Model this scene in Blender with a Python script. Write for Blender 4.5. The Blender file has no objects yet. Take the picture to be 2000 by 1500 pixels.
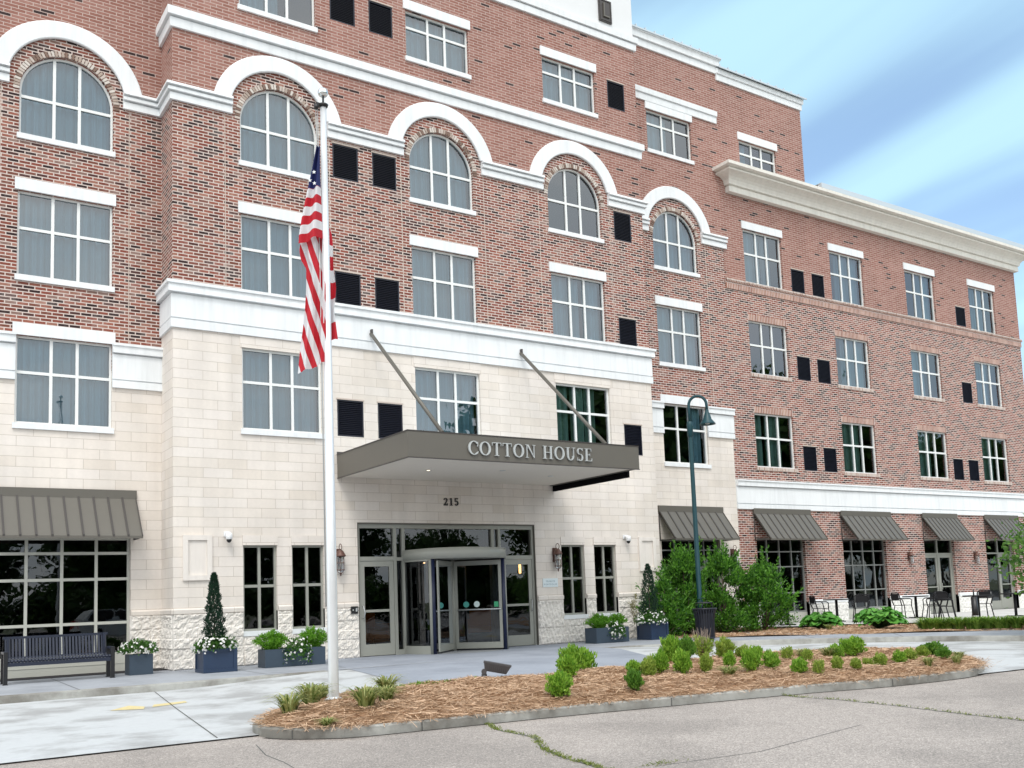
import bpy, bmesh, math, random
import numpy as np
from mathutils import Matrix, Vector
random.seed(7); rng = np.random.default_rng(7)
SC = bpy.context.scene; COL = SC.collection
R = math.radians
# ---------------------------------------------------------------- camera
cd = bpy.data.cameras.new('camera'); cam = bpy.data.objects.new('camera', cd); COL.objects.link(cam)
CAMP = Vector((-5.3662, -20.9633, 1.2648))
ax = Vector((0.83745934, -0.54527884, -0.03650798)); ay = -Vector((0.02619793, 0.10678269, -0.99393718)); az = -Vector((0.54587134, 0.83142555, 0.10371134))
mw = Matrix((ax, ay, az)).transposed().to_4x4(); mw.translation = CAMP; cam.matrix_world = mw
cd.sensor_fit = 'HORIZONTAL'; cd.sensor_width = 36.0; cd.lens = 1891.283/2000*36
cd.shift_x = (1000-982.28)/2000; cd.shift_y = (970.007-750)/2000
cd.clip_start = .1; cd.clip_end = 3000
SC.camera = cam
# ---------------------------------------------------------------- sky, sun, exposure
SUN_EL, SUN_ROT = R(54), R(-146)
W = bpy.data.worlds.new('World'); SC.world = W; W.use_nodes = True
nt = W.node_tree; nt.nodes.clear()
def N(t, ty, **kw):
    n = t.nodes.new(ty)
    for k, v in kw.items(): setattr(n, k, v)
    return n
out = N(nt, 'ShaderNodeOutputWorld'); bg = N(nt, 'ShaderNodeBackground'); bg.inputs['Strength'].default_value = 0.15
sky = N(nt, 'ShaderNodeTexSky', sky_type='NISHITA', sun_disc=False, sun_elevation=SUN_EL, sun_rotation=SUN_ROT, air_density=1.0, dust_density=0.6, ozone_density=1.2)
tc = N(nt, 'ShaderNodeTexCoord'); sx = N(nt, 'ShaderNodeSeparateXYZ'); nt.links.new(tc.outputs['Generated'], sx.inputs[0])
def M(t, op, a, b=None, c=None, clamp=False):
    n = N(t, 'ShaderNodeMath', operation=op, use_clamp=clamp)
    for i, v in enumerate((a, b, c)):
        if v is None: continue
        if isinstance(v, (int, float)): n.inputs[i].default_value = v
        else: t.links.new(v, n.inputs[i])
    return n.outputs[0]
def ramp(t, fac, stops, interp='LINEAR'):
    r = N(t, 'ShaderNodeValToRGB'); r.color_ramp.interpolation = interp; e = r.color_ramp.elements
    while len(e) < len(stops): e.new(.5)
    for k, (p, c) in enumerate(stops): e[k].position = p; e[k].color = (*c, 1)
    t.links.new(fac, r.inputs[0]); return r.outputs[0]
zz = M(nt, 'ADD', M(nt, 'MAXIMUM', sx.outputs[2], 0.0), 0.16)
cx_ = M(nt, 'DIVIDE', sx.outputs[0], zz); cy_ = M(nt, 'DIVIDE', sx.outputs[1], zz)
cmb = N(nt, 'ShaderNodeCombineXYZ'); nt.links.new(cx_, cmb.inputs[0]); nt.links.new(cy_, cmb.inputs[1])
mp = N(nt, 'ShaderNodeMapping'); mp.inputs['Rotation'].default_value = (0, 0, R(2)); mp.inputs['Scale'].default_value = (2.2, .4, 1); mp.inputs['Location'].default_value = (2.5, 0, 0)
nt.links.new(cmb.outputs[0], mp.inputs[0])
nz = N(nt, 'ShaderNodeTexNoise'); nz.inputs['Scale'].default_value = 1.45; nz.inputs['Detail'].default_value = 4; nz.inputs['Roughness'].default_value = .38; nz.inputs['Distortion'].default_value = .35
nt.links.new(mp.outputs[0], nz.inputs['Vector'])
rp = N(nt, 'ShaderNodeValToRGB'); rp.color_ramp.interpolation = 'EASE'
rp.color_ramp.elements[0].position = .38; rp.color_ramp.elements[0].color = (0, 0, 0, 1); rp.color_ramp.elements[1].position = .62; rp.color_ramp.elements[1].color = (1, 1, 1, 1)
nt.links.new(nz.outputs['Fac'], rp.inputs[0])
cf = M(nt, 'MULTIPLY_ADD', rp.outputs[0], .66, .16)
mx = N(nt, 'ShaderNodeMix', data_type='RGBA'); nt.links.new(cf, mx.inputs[0]); nt.links.new(sky.outputs[0], mx.inputs[6]); mx.inputs[7].default_value = (2.9, 4.5, 5.3, 1)
# bright overcast added to the unseen sky behind the viewer, to light the facade
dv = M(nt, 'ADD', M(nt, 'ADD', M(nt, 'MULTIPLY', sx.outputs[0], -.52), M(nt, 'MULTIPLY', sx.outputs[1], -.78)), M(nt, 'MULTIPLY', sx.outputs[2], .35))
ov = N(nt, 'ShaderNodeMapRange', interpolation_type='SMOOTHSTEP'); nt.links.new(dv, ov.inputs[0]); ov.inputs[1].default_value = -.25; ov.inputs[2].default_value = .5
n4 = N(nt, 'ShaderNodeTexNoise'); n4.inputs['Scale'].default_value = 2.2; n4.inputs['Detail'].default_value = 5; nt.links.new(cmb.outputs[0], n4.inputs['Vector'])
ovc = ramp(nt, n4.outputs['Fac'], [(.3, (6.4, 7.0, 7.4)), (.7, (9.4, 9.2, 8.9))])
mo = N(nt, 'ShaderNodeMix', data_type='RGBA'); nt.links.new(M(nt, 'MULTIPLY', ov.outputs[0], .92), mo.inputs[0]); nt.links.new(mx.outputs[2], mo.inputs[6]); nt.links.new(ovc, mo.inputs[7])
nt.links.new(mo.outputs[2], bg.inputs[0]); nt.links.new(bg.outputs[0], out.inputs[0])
sd = bpy.data.lights.new('sun', 'SUN'); sd.energy = 1.2; sd.angle = R(20); sd.color = (1, .965, .91)
sun = bpy.data.objects.new('sun', sd); COL.objects.link(sun)
sv = Vector((math.sin(SUN_ROT)*math.cos(SUN_EL), math.cos(SUN_ROT)*math.cos(SUN_EL), math.sin(SUN_EL)))
sun.rotation_euler = sv.to_track_quat('Z', 'Y').to_euler(); sun.location = (0, -40, 60)
SC.view_settings.view_transform = 'Standard'; SC.view_settings.look = 'None'; SC.view_settings.gamma = 1.0; SC.view_settings.exposure = 0.58
SC.cycles.max_bounces = 8; SC.cycles.transparent_max_bounces = 12; SC.cycles.caustics_reflective = False; SC.cycles.caustics_refractive = False
# ---------------------------------------------------------------- helpers
def tag(o, label=None, cat=None, group=None, kind=None):
    if label: o['label'] = label
    if cat: o['category'] = cat
    if group: o['group'] = group
    if kind: o['kind'] = kind
    return o
def empty(name, loc=(0, 0, 0), rz=0, label=None, cat=None, group=None):
    o = bpy.data.objects.new(name, None); COL.objects.link(o); o.location = loc; o.rotation_euler = (0, 0, rz); o.empty_display_size = .2
    return tag(o, label, cat, group)
def link(name, me, parent=None, loc=None):
    o = bpy.data.objects.new(name, me); COL.objects.link(o)
    if parent: o.parent = parent
    if loc is not None: o.location = loc
    return o
def kids(o): return [c for c in bpy.data.objects if c.parent == o]
def copy_tree(o, parent=None, table=None):
    c = o.copy(); COL.objects.link(c)
    if parent: c.parent = parent
    for ch in kids(o): copy_tree(ch, c)
    return c
def unit(v):
    v = Vector(v); return v.normalized()
class MB:
    def __init__(s): s.v = []; s.f = []; s.mi = []; s.uv = {}; s.sm = []
    def face(s, pts, mi=0, uv=None, sm=False):
        i = len(s.v); s.v += [tuple(p) for p in pts]; s.f.append(tuple(range(i, i+len(pts)))); s.mi.append(mi); s.sm.append(sm)
        if uv: s.uv[len(s.f)-1] = uv
    def box(s, x0, x1, y0, y1, z0, z1, mi=0, M=None):
        P = [(x0, y0, z0), (x1, y0, z0), (x1, y1, z0), (x0, y1, z0), (x0, y0, z1), (x1, y0, z1), (x1, y1, z1), (x0, y1, z1)]
        if M is not None: P = [tuple(M @ Vector(p)) for p in P]
        i = len(s.v); s.v += P
        for f in ((0, 3, 2, 1), (4, 5, 6, 7), (0, 1, 5, 4), (1, 2, 6, 5), (2, 3, 7, 6), (3, 0, 4, 7)):
            s.f.append(tuple(i+k for k in f)); s.mi.append(mi); s.sm.append(False)
    def tube(s, pts, r, n=8, mi=0, cap=True, r1=None):
        pts = [Vector(p) for p in pts]; m = len(pts); rings = []
        u = None
        for k, p in enumerate(pts):
            d = (pts[min(k+1, m-1)]-pts[max(k-1, 0)])
            if d.length < 1e-9: d = Vector((0, 0, 1))
            d.normalize()
            if u is None:
                u = d.cross(Vector((0, 0, 1)) if abs(d.z) < .9 else Vector((1, 0, 0))).normalized()
            else:
                u = (u-d*u.dot(d)).normalized()
            w = d.cross(u)
            rr = r if r1 is None else r+(r1-r)*k/max(1, m-1)
            i = len(s.v)
            for a in range(n):
                t = 2*math.pi*a/n; s.v.append(tuple(p+u*math.cos(t)*rr+w*math.sin(t)*rr))
            rings.append(i)
        for k in range(m-1):
            for a in range(n):
                b = (a+1) % n
                s.f.append((rings[k]+a, rings[k]+b, rings[k+1]+b, rings[k+1]+a)); s.mi.append(mi); s.sm.append(True)
        if cap:
            s.f.append(tuple(rings[0]+a for a in reversed(range(n)))); s.mi.append(mi); s.sm.append(False)
            s.f.append(tuple(rings[-1]+a for a in range(n))); s.mi.append(mi); s.sm.append(False)
    def lathe(s, prof, n=16, c=(0, 0, 0), mi=0, sm=True, a0=0, a1=2*math.pi):
        full = abs(a1-a0-2*math.pi) < 1e-6; nn = n if full else n+1; rings = []
        for (r, z) in prof:
            i = len(s.v); rings.append(i)
            for a in range(nn):
                t = a0+(a1-a0)*a/n; s.v.append((c[0]+r*math.cos(t), c[1]+r*math.sin(t), c[2]+z))
        for k in range(len(prof)-1):
            for a in range(n):
                b = (a+1) % nn
                s.f.append((rings[k]+a, rings[k]+b, rings[k+1]+b, rings[k+1]+a)); s.mi.append(mi); s.sm.append(sm)
    def sweep(s, prof, path, mi=0, caps=True):
        """prof: (out, z) points; path: (x, y) polyline, outward = right-hand side"""
        P = [Vector((p[0], p[1])) for p in path]; m = len(P); offs = []
        for k in range(m):
            ns = []
            if k > 0: d = (P[k]-P[k-1]).normalized(); ns.append(Vector((d.y, -d.x)))
            if k < m-1: d = (P[k+1]-P[k]).normalized(); ns.append(Vector((d.y, -d.x)))
            n = sum(ns, Vector((0, 0)))
            if len(ns) == 2: n = n/(1+ns[0].dot(ns[1]))
            offs.append(n)
        base = len(s.v); q = len(prof)
        for k in range(m):
            for (o, z) in prof: s.v.append((P[k].x+offs[k].x*o, P[k].y+offs[k].y*o, z))
        for k in range(m-1):
            for j in range(q-1):
                a = base+k*q+j; s.f.append((a, a+q, a+q+1, a+1)); s.mi.append(mi); s.sm.append(False)
        if caps:
            s.f.append(tuple(base+j for j in range(q))); s.mi.append(mi); s.sm.append(False)
            s.f.append(tuple(base+(m-1)*q+j for j in reversed(range(q)))); s.mi.append(mi); s.sm.append(False)
    def mesh(s, name, mats):
        me = bpy.data.meshes.new(name); me.from_pydata(s.v, [], s.f)
        for m in (mats if isinstance(mats, (list, tuple)) else [mats]): me.materials.append(m)
        me.polygons.foreach_set('material_index', s.mi); me.polygons.foreach_set('use_smooth', s.sm)
        uvl = me.uv_layers.new(name='UVMap'); me.update()
        for p in me.polygons:
            if p.index in s.uv:
                for li, uvv in zip(p.loop_indices, s.uv[p.index]): uvl.data[li].uv = uvv
                continue
            n = p.normal
            for li in p.loop_indices:
                c = me.vertices[me.loops[li].vertex_index].co
                uvl.data[li].uv = (c.x, c.y) if abs(n.z) > .75 else ((c.x, c.z) if abs(n.y) >= abs(n.x) else (c.y, c.z))
        return me
    def build(s, name, mats, parent=None, loc=None): return link(name, s.mesh(name, mats), parent, loc)
def mesh_np(name, V, F, mat, sm=False, mi=None):
    me = bpy.data.meshes.new(name); V = np.asarray(V, np.float32); F = np.asarray(F, np.int32); k = F.shape[1]
    me.vertices.add(len(V)); me.vertices.foreach_set('co', V.ravel()); me.loops.add(F.size); me.loops.foreach_set('vertex_index', F.ravel())
    me.polygons.add(len(F)); me.polygons.foreach_set('loop_start', np.arange(0, F.size, k, dtype=np.int32))
    for m in (mat if isinstance(mat, (list, tuple)) else [mat]): me.materials.append(m)
    if mi is not None: me.polygons.foreach_set('material_index', np.asarray(mi, np.int32))
    me.polygons.foreach_set('use_smooth', np.full(len(F), sm)); me.update(calc_edges=True); me.validate(); return me
def leaf_mesh(name, P, axis, size, width, mat, jit=.5):
    """one folded diamond per point, pointing along axis"""
    n = len(P); A = axis/np.maximum(np.linalg.norm(axis, axis=1, keepdims=True), 1e-6)
    S = np.cross(A, rng.normal(size=(n, 3))); S /= np.maximum(np.linalg.norm(S, axis=1, keepdims=True), 1e-6)
    Nn = np.cross(A, S); L = (size*(1+jit*(rng.random(n)-.5)))[:, None]; Wd = L*width
    V = np.empty((n, 4, 3)); V[:, 0] = P; V[:, 1] = P+A*L*.5+S*Wd*.5+Nn*L*.08; V[:, 2] = P+A*L; V[:, 3] = P+A*L*.5-S*Wd*.5+Nn*L*.08
    return mesh_np(name, V.reshape(-1, 3), np.arange(4*n).reshape(n, 4), mat)
def randdir(n):
    d = rng.normal(size=(n, 3)); return d/np.linalg.norm(d, axis=1, keepdims=True)
# ---------------------------------------------------------------- materials
def mat(name, col=(.5, .5, .5), rough=.6, metal=0.0, spec=.5, noise=0.0, nscale=8.0, bump=0.0, bscale=40.0, coord='Object'):
    m = bpy.data.materials.new(name); m.use_nodes = True; t = m.node_tree; b = t.nodes['Principled BSDF']
    b.inputs['Base Color'].default_value = (*col, 1); b.inputs['Roughness'].default_value = rough; b.inputs['Metallic'].default_value = metal; b.inputs['Specular IOR Level'].default_value = spec
    if noise or bump: c = N(t, 'ShaderNodeTexCoord')
    if noise:
        nz = N(t, 'ShaderNodeTexNoise'); nz.inputs['Scale'].default_value = nscale; nz.inputs['Detail'].default_value = 6; nz.inputs['Roughness'].default_value = .65
        t.links.new(c.outputs[coord], nz.inputs['Vector'])
        v = M(t, 'MULTIPLY_ADD', nz.outputs['Fac'], noise*2, 1-noise)
        mx = N(t, 'ShaderNodeVectorMath', operation='SCALE'); mx.inputs[0].default_value = col; t.links.new(v, mx.inputs['Scale']); t.links.new(mx.outputs[0], b.inputs['Base Color'])
    if bump:
        n2 = N(t, 'ShaderNodeTexNoise'); n2.inputs['Scale'].default_value = bscale; n2.inputs['Detail'].default_value = 4; t.links.new(c.outputs[coord], n2.inputs['Vector'])
        bp = N(t, 'ShaderNodeBump'); bp.inputs['Strength'].default_value = bump; bp.inputs['Distance'].default_value = .01; t.links.new(n2.outputs['Fac'], bp.inputs['Height']); t.links.new(bp.outputs[0], b.inputs['Normal'])
    return m
def brick_mat(name, w, h, mortar, stops, mcol, noise=.25, bump=.6, interp='CONSTANT', patch=.0, offset=.5, rough=.85):
    m = bpy.data.materials.new(name); m.use_nodes = True; t = m.node_tree; b = t.nodes['Principled BSDF']; b.inputs['Roughness'].default_value = rough; b.inputs['Specular IOR Level'].default_value = .25
    uv = N(t, 'ShaderNodeTexCoord').outputs['UV']
    bt = N(t, 'ShaderNodeTexBrick', offset=offset, squash=1.0); bt.inputs['Scale'].default_value = 1; bt.inputs['Brick Width'].default_value = w; bt.inputs['Row Height'].default_value = h
    bt.inputs['Mortar Size'].default_value = mortar; bt.inputs['Mortar Smooth'].default_value = .15
    bt.inputs['Color1'].default_value = (0, 0, 0, 1); bt.inputs['Color2'].default_value = (1, 1, 1, 1); bt.inputs['Mortar'].default_value = (.5, .5, .5, 1)
    t.links.new(uv, bt.inputs['Vector'])
    f = bt.outputs['Color']
    col = ramp(t, f, stops, interp)
    nz = N(t, 'ShaderNodeTexNoise'); nz.inputs['Scale'].default_value = 14; nz.inputs['Detail'].default_value = 5; t.links.new(uv, nz.inputs['Vector'])
    n2 = N(t, 'ShaderNodeTexNoise'); n2.inputs['Scale'].default_value = .55; n2.inputs['Detail'].default_value = 3; t.links.new(uv, n2.inputs['Vector'])
    mpv = N(t, 'ShaderNodeMapping'); mpv.inputs['Scale'].default_value = (1.5, .16, 1); t.links.new(uv, mpv.inputs[0])
    n5 = N(t, 'ShaderNodeTexNoise'); n5.inputs['Scale'].default_value = 1.4; n5.inputs['Detail'].default_value = 5; t.links.new(mpv.outputs[0], n5.inputs['Vector'])
    s = M(t, 'MULTIPLY', M(t, 'MULTIPLY', M(t, 'MULTIPLY_ADD', nz.outputs['Fac'], noise*2, 1-noise), M(t, 'MULTIPLY_ADD', n2.outputs['Fac'], .4, .8)), M(t, 'MULTIPLY_ADD', n5.outputs['Fac'], .36, .82))
    sc = N(t, 'ShaderNodeVectorMath', operation='SCALE'); t.links.new(col, sc.inputs[0]); t.links.new(s, sc.inputs['Scale'])
    # mortar smeared over some bricks
    n3 = N(t, 'ShaderNodeTexNoise'); n3.inputs['Scale'].default_value = 2.2; n3.inputs['Detail'].default_value = 6; n3.inputs['Roughness'].default_value = .75; t.links.new(uv, n3.inputs['Vector'])
    sm = M(t, 'MULTIPLY', M(t, 'SUBTRACT', n3.outputs['Fac'], .5, clamp=True), patch*6, clamp=True)
    fac = M(t, 'MAXIMUM', bt.outputs['Fac'], sm)
    mc = N(t, 'ShaderNodeMix', data_type='RGBA'); t.links.new(fac, mc.inputs[0]); t.links.new(sc.outputs[0], mc.inputs[6]); mc.inputs[7].default_value = (*mcol, 1)
    t.links.new(mc.outputs[2], b.inputs['Base Color'])
    if bump:
        bp = N(t, 'ShaderNodeBump', invert=True); bp.inputs['Strength'].default_value = bump; bp.inputs['Distance'].default_value = .006; t.links.new(bt.outputs['Fac'], bp.inputs['Height']); t.links.new(bp.outputs[0], b.inputs['Normal'])
    return m
def leaf_mat(name, c0, c1, trans=.35, rough=.45):
    m = bpy.data.materials.new(name); m.use_nodes = True; t = m.node_tree; b = t.nodes['Principled BSDF']; b.inputs['Roughness'].default_value = rough; b.inputs['Specular IOR Level'].default_value = .35
    g = N(t, 'ShaderNodeNewGeometry'); col = ramp(t, g.outputs['Random Per Island'], [(0, c0), (1, c1)])
    t.links.new(col, b.inputs['Base Color'])
    tr = N(t, 'ShaderNodeBsdfTranslucent'); t.links.new(col, tr.inputs['Color']); ms = N(t, 'ShaderNodeMixShader'); ms.inputs[0].default_value = trans
    t.links.new(b.outputs[0], ms.inputs[1]); t.links.new(tr.outputs[0], ms.inputs[2]); t.links.new(ms.outputs[0], t.nodes['Material Output'].inputs['Surface'])
    return m
def glass_mat(name, tint, base, rough=.01):
    m = bpy.data.materials.new(name); m.use_nodes = True; t = m.node_tree; t.nodes.remove(t.nodes['Principled BSDF'])
    tr = N(t, 'ShaderNodeBsdfTransparent'); tr.inputs[0].default_value = (*tint, 1); gl = N(t, 'ShaderNodeBsdfGlossy'); gl.inputs['Roughness'].default_value = rough; gl.inputs['Color'].default_value = (.9, .95, 1, 1)
    fr = N(t, 'ShaderNodeFresnel'); fr.inputs[0].default_value = 1.5
    # slight pillowing of the panes
    c = N(t, 'ShaderNodeTexCoord'); nz = N(t, 'ShaderNodeTexNoise'); nz.inputs['Scale'].default_value = 1.6; t.links.new(c.outputs['Object'], nz.inputs['Vector'])
    bp = N(t, 'ShaderNodeBump'); bp.inputs['Strength'].default_value = .12; bp.inputs['Distance'].default_value = .02; t.links.new(nz.outputs['Fac'], bp.inputs['Height']); t.links.new(bp.outputs[0], gl.inputs['Normal'])
    ms = N(t, 'ShaderNodeMixShader'); t.links.new(M(t, 'ADD', fr.outputs[0], base, clamp=True), ms.inputs[0]); t.links.new(tr.outputs[0], ms.inputs[1]); t.links.new(gl.outputs[0], ms.inputs[2])
    t.links.new(ms.outputs[0], t.nodes['Material Output'].inputs['Surface'])
    return m
def emit_mat(name, col, st):
    m = bpy.data.materials.new(name); m.use_nodes = True; b = m.node_tree.nodes['Principled BSDF']; b.inputs['Base Color'].default_value = (*col, 1); b.inputs['Emission Color'].default_value = (*col, 1); b.inputs['Emission Strength'].default_value = st; return m
MORT = (.68, .6, .56)
LB = brick_mat('range_brick', .226, .0735, .0115, [(0, (.034, .02, .02)), (.12, (.075, .034, .03)), (.24, (.18, .054, .037)), (.40, (.23, .068, .046)), (.55, (.17, .062, .042)), (.68, (.275, .1, .07)), (.82, (.31, .145, .105)), (.93, (.23, .14, .115))], (.62, .525, .48), patch=.2, bump=.8, noise=.3)
UB = brick_mat('wire_cut_brick', .285, .0775, .009, [(0, (.04, .026, .026)), (.034, (.265, .122, .095)), (.35, (.31, .155, .125)), (.65, (.28, .13, .102)), (.85, (.325, .172, .14))], (.5, .385, .345), patch=.1, noise=.22)
SOLD = brick_mat('soldier_brick', .078, .6, .011, [(0, (.42, .33, .28)), (.3, (.5, .42, .37)), (.6, (.36, .24, .19)), (.8, (.45, .38, .34))], MORT, patch=.2)
SOLDR = brick_mat('red_soldier_brick', .078, .6, .011, [(0, (.3, .14, .1)), (.3, (.35, .18, .13)), (.6, (.24, .1, .07)), (.8, (.4, .23, .17))], MORT, patch=.2)
STONE = brick_mat('cast_stone', .646, .2154, .0045, [(0, (.70, .64, .575)), (.25, (.745, .685, .625)), (.5, (.73, .675, .62)), (.75, (.75, .695, .645)), (1, (.695, .63, .56))], (.5, .44, .385), noise=.05, bump=.5, interp='LINEAR', patch=.0)
def rock_material():
    m = mat('split_face_stone', (.76, .72, .67), .9, spec=.2, noise=.16, nscale=7, bump=1.0, bscale=30)
    return m
ROCK = rock_material()
def stucco(name, c):
    m = mat(name, c, .82, spec=.2, bump=.25, bscale=180); t = m.node_tree; b = t.nodes['Principled BSDF']; co = N(t, 'ShaderNodeTexCoord').outputs['Object']
    mp_ = N(t, 'ShaderNodeMapping'); mp_.inputs['Scale'].default_value = (5, 5, .5); t.links.new(co, mp_.inputs[0])      # rain streaks
    a = N(t, 'ShaderNodeTexNoise'); a.inputs['Scale'].default_value = 1.6; a.inputs['Detail'].default_value = 6; t.links.new(mp_.outputs[0], a.inputs['Vector'])
    g = N(t, 'ShaderNodeTexNoise'); g.inputs['Scale'].default_value = 1.3; g.inputs['Detail'].default_value = 6; t.links.new(co, g.inputs['Vector'])
    f = M(t, 'MULTIPLY', ramp(t, a.outputs['Fac'], [(.3, (.92, .92, .92)), (.56, (1, 1, 1))]), M(t, 'MULTIPLY_ADD', g.outputs['Fac'], .16, .92))
    s = N(t, 'ShaderNodeVectorMath', operation='SCALE'); s.inputs[0].default_value = c; t.links.new(f, s.inputs['Scale']); t.links.new(s.outputs[0], b.inputs['Base Color']); return m
TRIM = stucco('white_stucco', (.8, .825, .84))
CREAM = stucco('cream_stucco', (.8, .775, .715)); PANEL = stucco('panel_stone', (.76, .71, .66))
PARA = mat('pale_grey_stucco', (.72, .73, .74), .85, spec=.2, noise=.04, nscale=1.5)
FRAMEW = mat('white_window_metal', (.78, .8, .79), .35, spec=.5)
FRAMEB = mat('stone_grey_window_metal', (.31, .315, .28), .4, spec=.5)
GLASS = glass_mat('reflective_glass', (.47, .66, .78), .10)
DGLASS = glass_mat('dark_tinted_glass', (.36, .37, .42), 0.025)
CURT = mat('sheer_curtain', (.54, .59, .56), .9, spec=.1, noise=.08, nscale=3)
CURTO = mat('olive_curtain', (.5, .54, .36), .9, spec=.1, noise=.08, nscale=3)
DARK = mat('dark_interior', (.035, .033, .036), .9, spec=.1)
LOUV = mat('black_louver_metal', (.011, .013, .024), .35, spec=.4)
BRONZE = mat('bronze_metal', (.118, .109, .092), .42, metal=.0, spec=.5, noise=.06, nscale=3)
BRONZED = mat('dark_bronze_metal', (.05, .043, .04), .4, spec=.5)
SOFF = mat('pale_soffit', (.74, .69, .62), .8, spec=.2, noise=.03)
LETTER = mat('brushed_silver', (.5, .52, .52), .35, metal=.3)
BLACK = mat('black_metal', (.012, .012, .014), .4)
COPPER = mat('weathered_copper', (.13, .065, .05), .5, metal=.2, noise=.25, nscale=18)
ROOFM = mat('pale_roof_metal', (.52, .58, .62), .35, metal=.2)
JOINT = mat('control_joint_sealant', (.55, .47, .41), .8)
RINGM = [mat('pale_ring_brick', (.52, .45, .4), .85, noise=.2, nscale=9), mat('buff_ring_brick', (.40, .32, .27), .85, noise=.2, nscale=9), mat('brown_ring_brick', (.2, .13, .1), .85, noise=.2, nscale=9), mat('grey_ring_brick', (.6, .55, .5), .85, noise=.2, nscale=9)]
# ================================================================ THE HOTEL BUILDING
Y1 = .95
hotel = empty('hotel_building', (0, 0, 0), 0, 'long brick and pale stone hotel with arched windows, white bands and a recessed brick wing', 'building')
WINS = []      # openings: (plane, xc, sill, w, head or spring, arch)
def cells(mb, ax0, ax1, z0, z1, holes, y, depth=.13, mi=0):
    """wall sheet in the x-z plane at y with rectangular holes and their reveals"""
    xs = sorted({ax0, ax1, *[min(max(h[k], ax0), ax1) for h in holes for k in (0, 1)]}); zs = sorted({z0, z1, *[min(max(h[k], z0), z1) for h in holes for k in (2, 3)]})
    for i in range(len(xs)-1):
        for j in range(len(zs)-1):
            a, b, c, d = xs[i], xs[i+1], zs[j], zs[j+1]
            if b-a < 1e-6 or d-c < 1e-6: continue
            m, n = (a+b)/2, (c+d)/2
            if any(h[0] < m < h[1] and h[2] < n < h[3] for h in holes): continue
            mb.face([(a, y, c), (b, y, c), (b, y, d), (a, y, d)], mi)
    for (a, b, c, d, *fl) in holes:
        c2, d2 = max(c, z0), min(d, z1)
        if d2 <= c2: continue
        top = fl[0] if fl else True
        if a > ax0-1e-6: mb.face([(a, y, c2), (a, y, d2), (a, y+depth, d2), (a, y+depth, c2)], mi)
        if b < ax1+1e-6: mb.face([(b, y, c2), (b, y+depth, c2), (b, y+depth, d2), (b, y, d2)], mi)
        if top and d <= z1+1e-6: mb.face([(a, y, d), (b, y, d), (b, y+depth, d), (a, y+depth, d)], mi)
        if top and c >= z0-1e-6: mb.face([(a, y, c), (a, y+depth, c), (b, y+depth, c), (b, y, c)], mi)
def arch_over(mb, xc, zc, r, x0, x1, z1, y, mi=0, n=24):
    """fill between a half circle and the rectangle above it"""
    A = [math.pi*k/n for k in range(n+1)]; P = [(xc-r*math.cos(a), zc+r*math.sin(a)) for a in A]
    for (a, b) in zip(P, P[1:]): mb.face([(a[0], y, a[1]), (b[0], y, b[1]), (b[0], y, z1), (a[0], y, z1)], mi)
def arch_ring(mb, xc, zi, ri, zo, ro, y, mi=0, n=24):
    for k in range(n):
        a, b = math.pi*k/n, math.pi*(k+1)/n
        mb.face([(xc+ri*math.cos(a), y, zi+ri*math.sin(a)), (xc+ro*math.cos(a), y, zo+ro*math.sin(a)), (xc+ro*math.cos(b), y, zo+ro*math.sin(b)), (xc+ri*math.cos(b), y, zi+ri*math.sin(b))], mi)
    for sg in (-1, 1):
        p = [(xc+sg*ri, y, zi), (xc+sg*ro, y, zi), (xc+sg*ro, y, zo)]
        mb.face(p if sg > 0 else p[::-1], mi)
def arch_reveal(mb, xc, zc, r, y, depth, mi=0, n=24):
    for k in range(n):
        a, b = math.pi*k/n, math.pi*(k+1)/n
        p, q = (xc+r*math.cos(a), zc+r*math.sin(a)), (xc+r*math.cos(b), zc+r*math.sin(b))
        mb.face([(p[0], y, p[1]), (q[0], y, q[1]), (q[0], y+depth, q[1]), (p[0], y+depth, p[1])], mi)
HW = .95; SP = 12.45; ARC = [2.47, 6.86, 11.21]; BC = [2.47, 6.86, 11.21]; LC, RC = -2.0, 15.97; WC = [20.08, 24.56, 29.05, 33.35]
def rects(cs, z0, z1, hw=HW): return [(c-hw, c+hw, z0, z1) for c in cs]
lou = []   # louvers: (x0, x1, z0, z1, plane)
for x0, x1 in ((3.8, 4.48), (4.86, 5.53)): lou += [(x0, x1, a, b, 0) for a, b in ((5.2, 6.08), (8.385, 9.22), (11.56, 12.43), (15.63, 16.48))]
lou += [(12.63, 13.29, a, b, 0) for a, b in ((5.2, 6.08), (8.385, 9.22), (11.56, 12.43), (15.63, 16.48))]
for x0, x1 in ((21.45, 22.13), (22.52, 23.2)): lou += [(x0, x1, a, b, Y1) for a, b in ((5.23, 6.08), (8.41, 9.25), (11.565, 12.38))]
lou += [(31.36, 32.04, a, b, Y1) for a, b in ((5.23, 6.07), (8.41, 9.25), (11.6, 12.39))] + [(30.3, 30.97, 5.23, 6.07, Y1)]
def LH(pl, z0=0, z1=99): return [l[:4] for l in lou if l[4] == pl and z0 < l[2] < z1]
SMALL = [(1.51, 2.28), (2.63, 3.4), (10.21, 10.99), (11.33, 12.1)]; SZ = (.74, 2.62); PORT = (4.25, 9.36, 0, 3.16)
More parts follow.
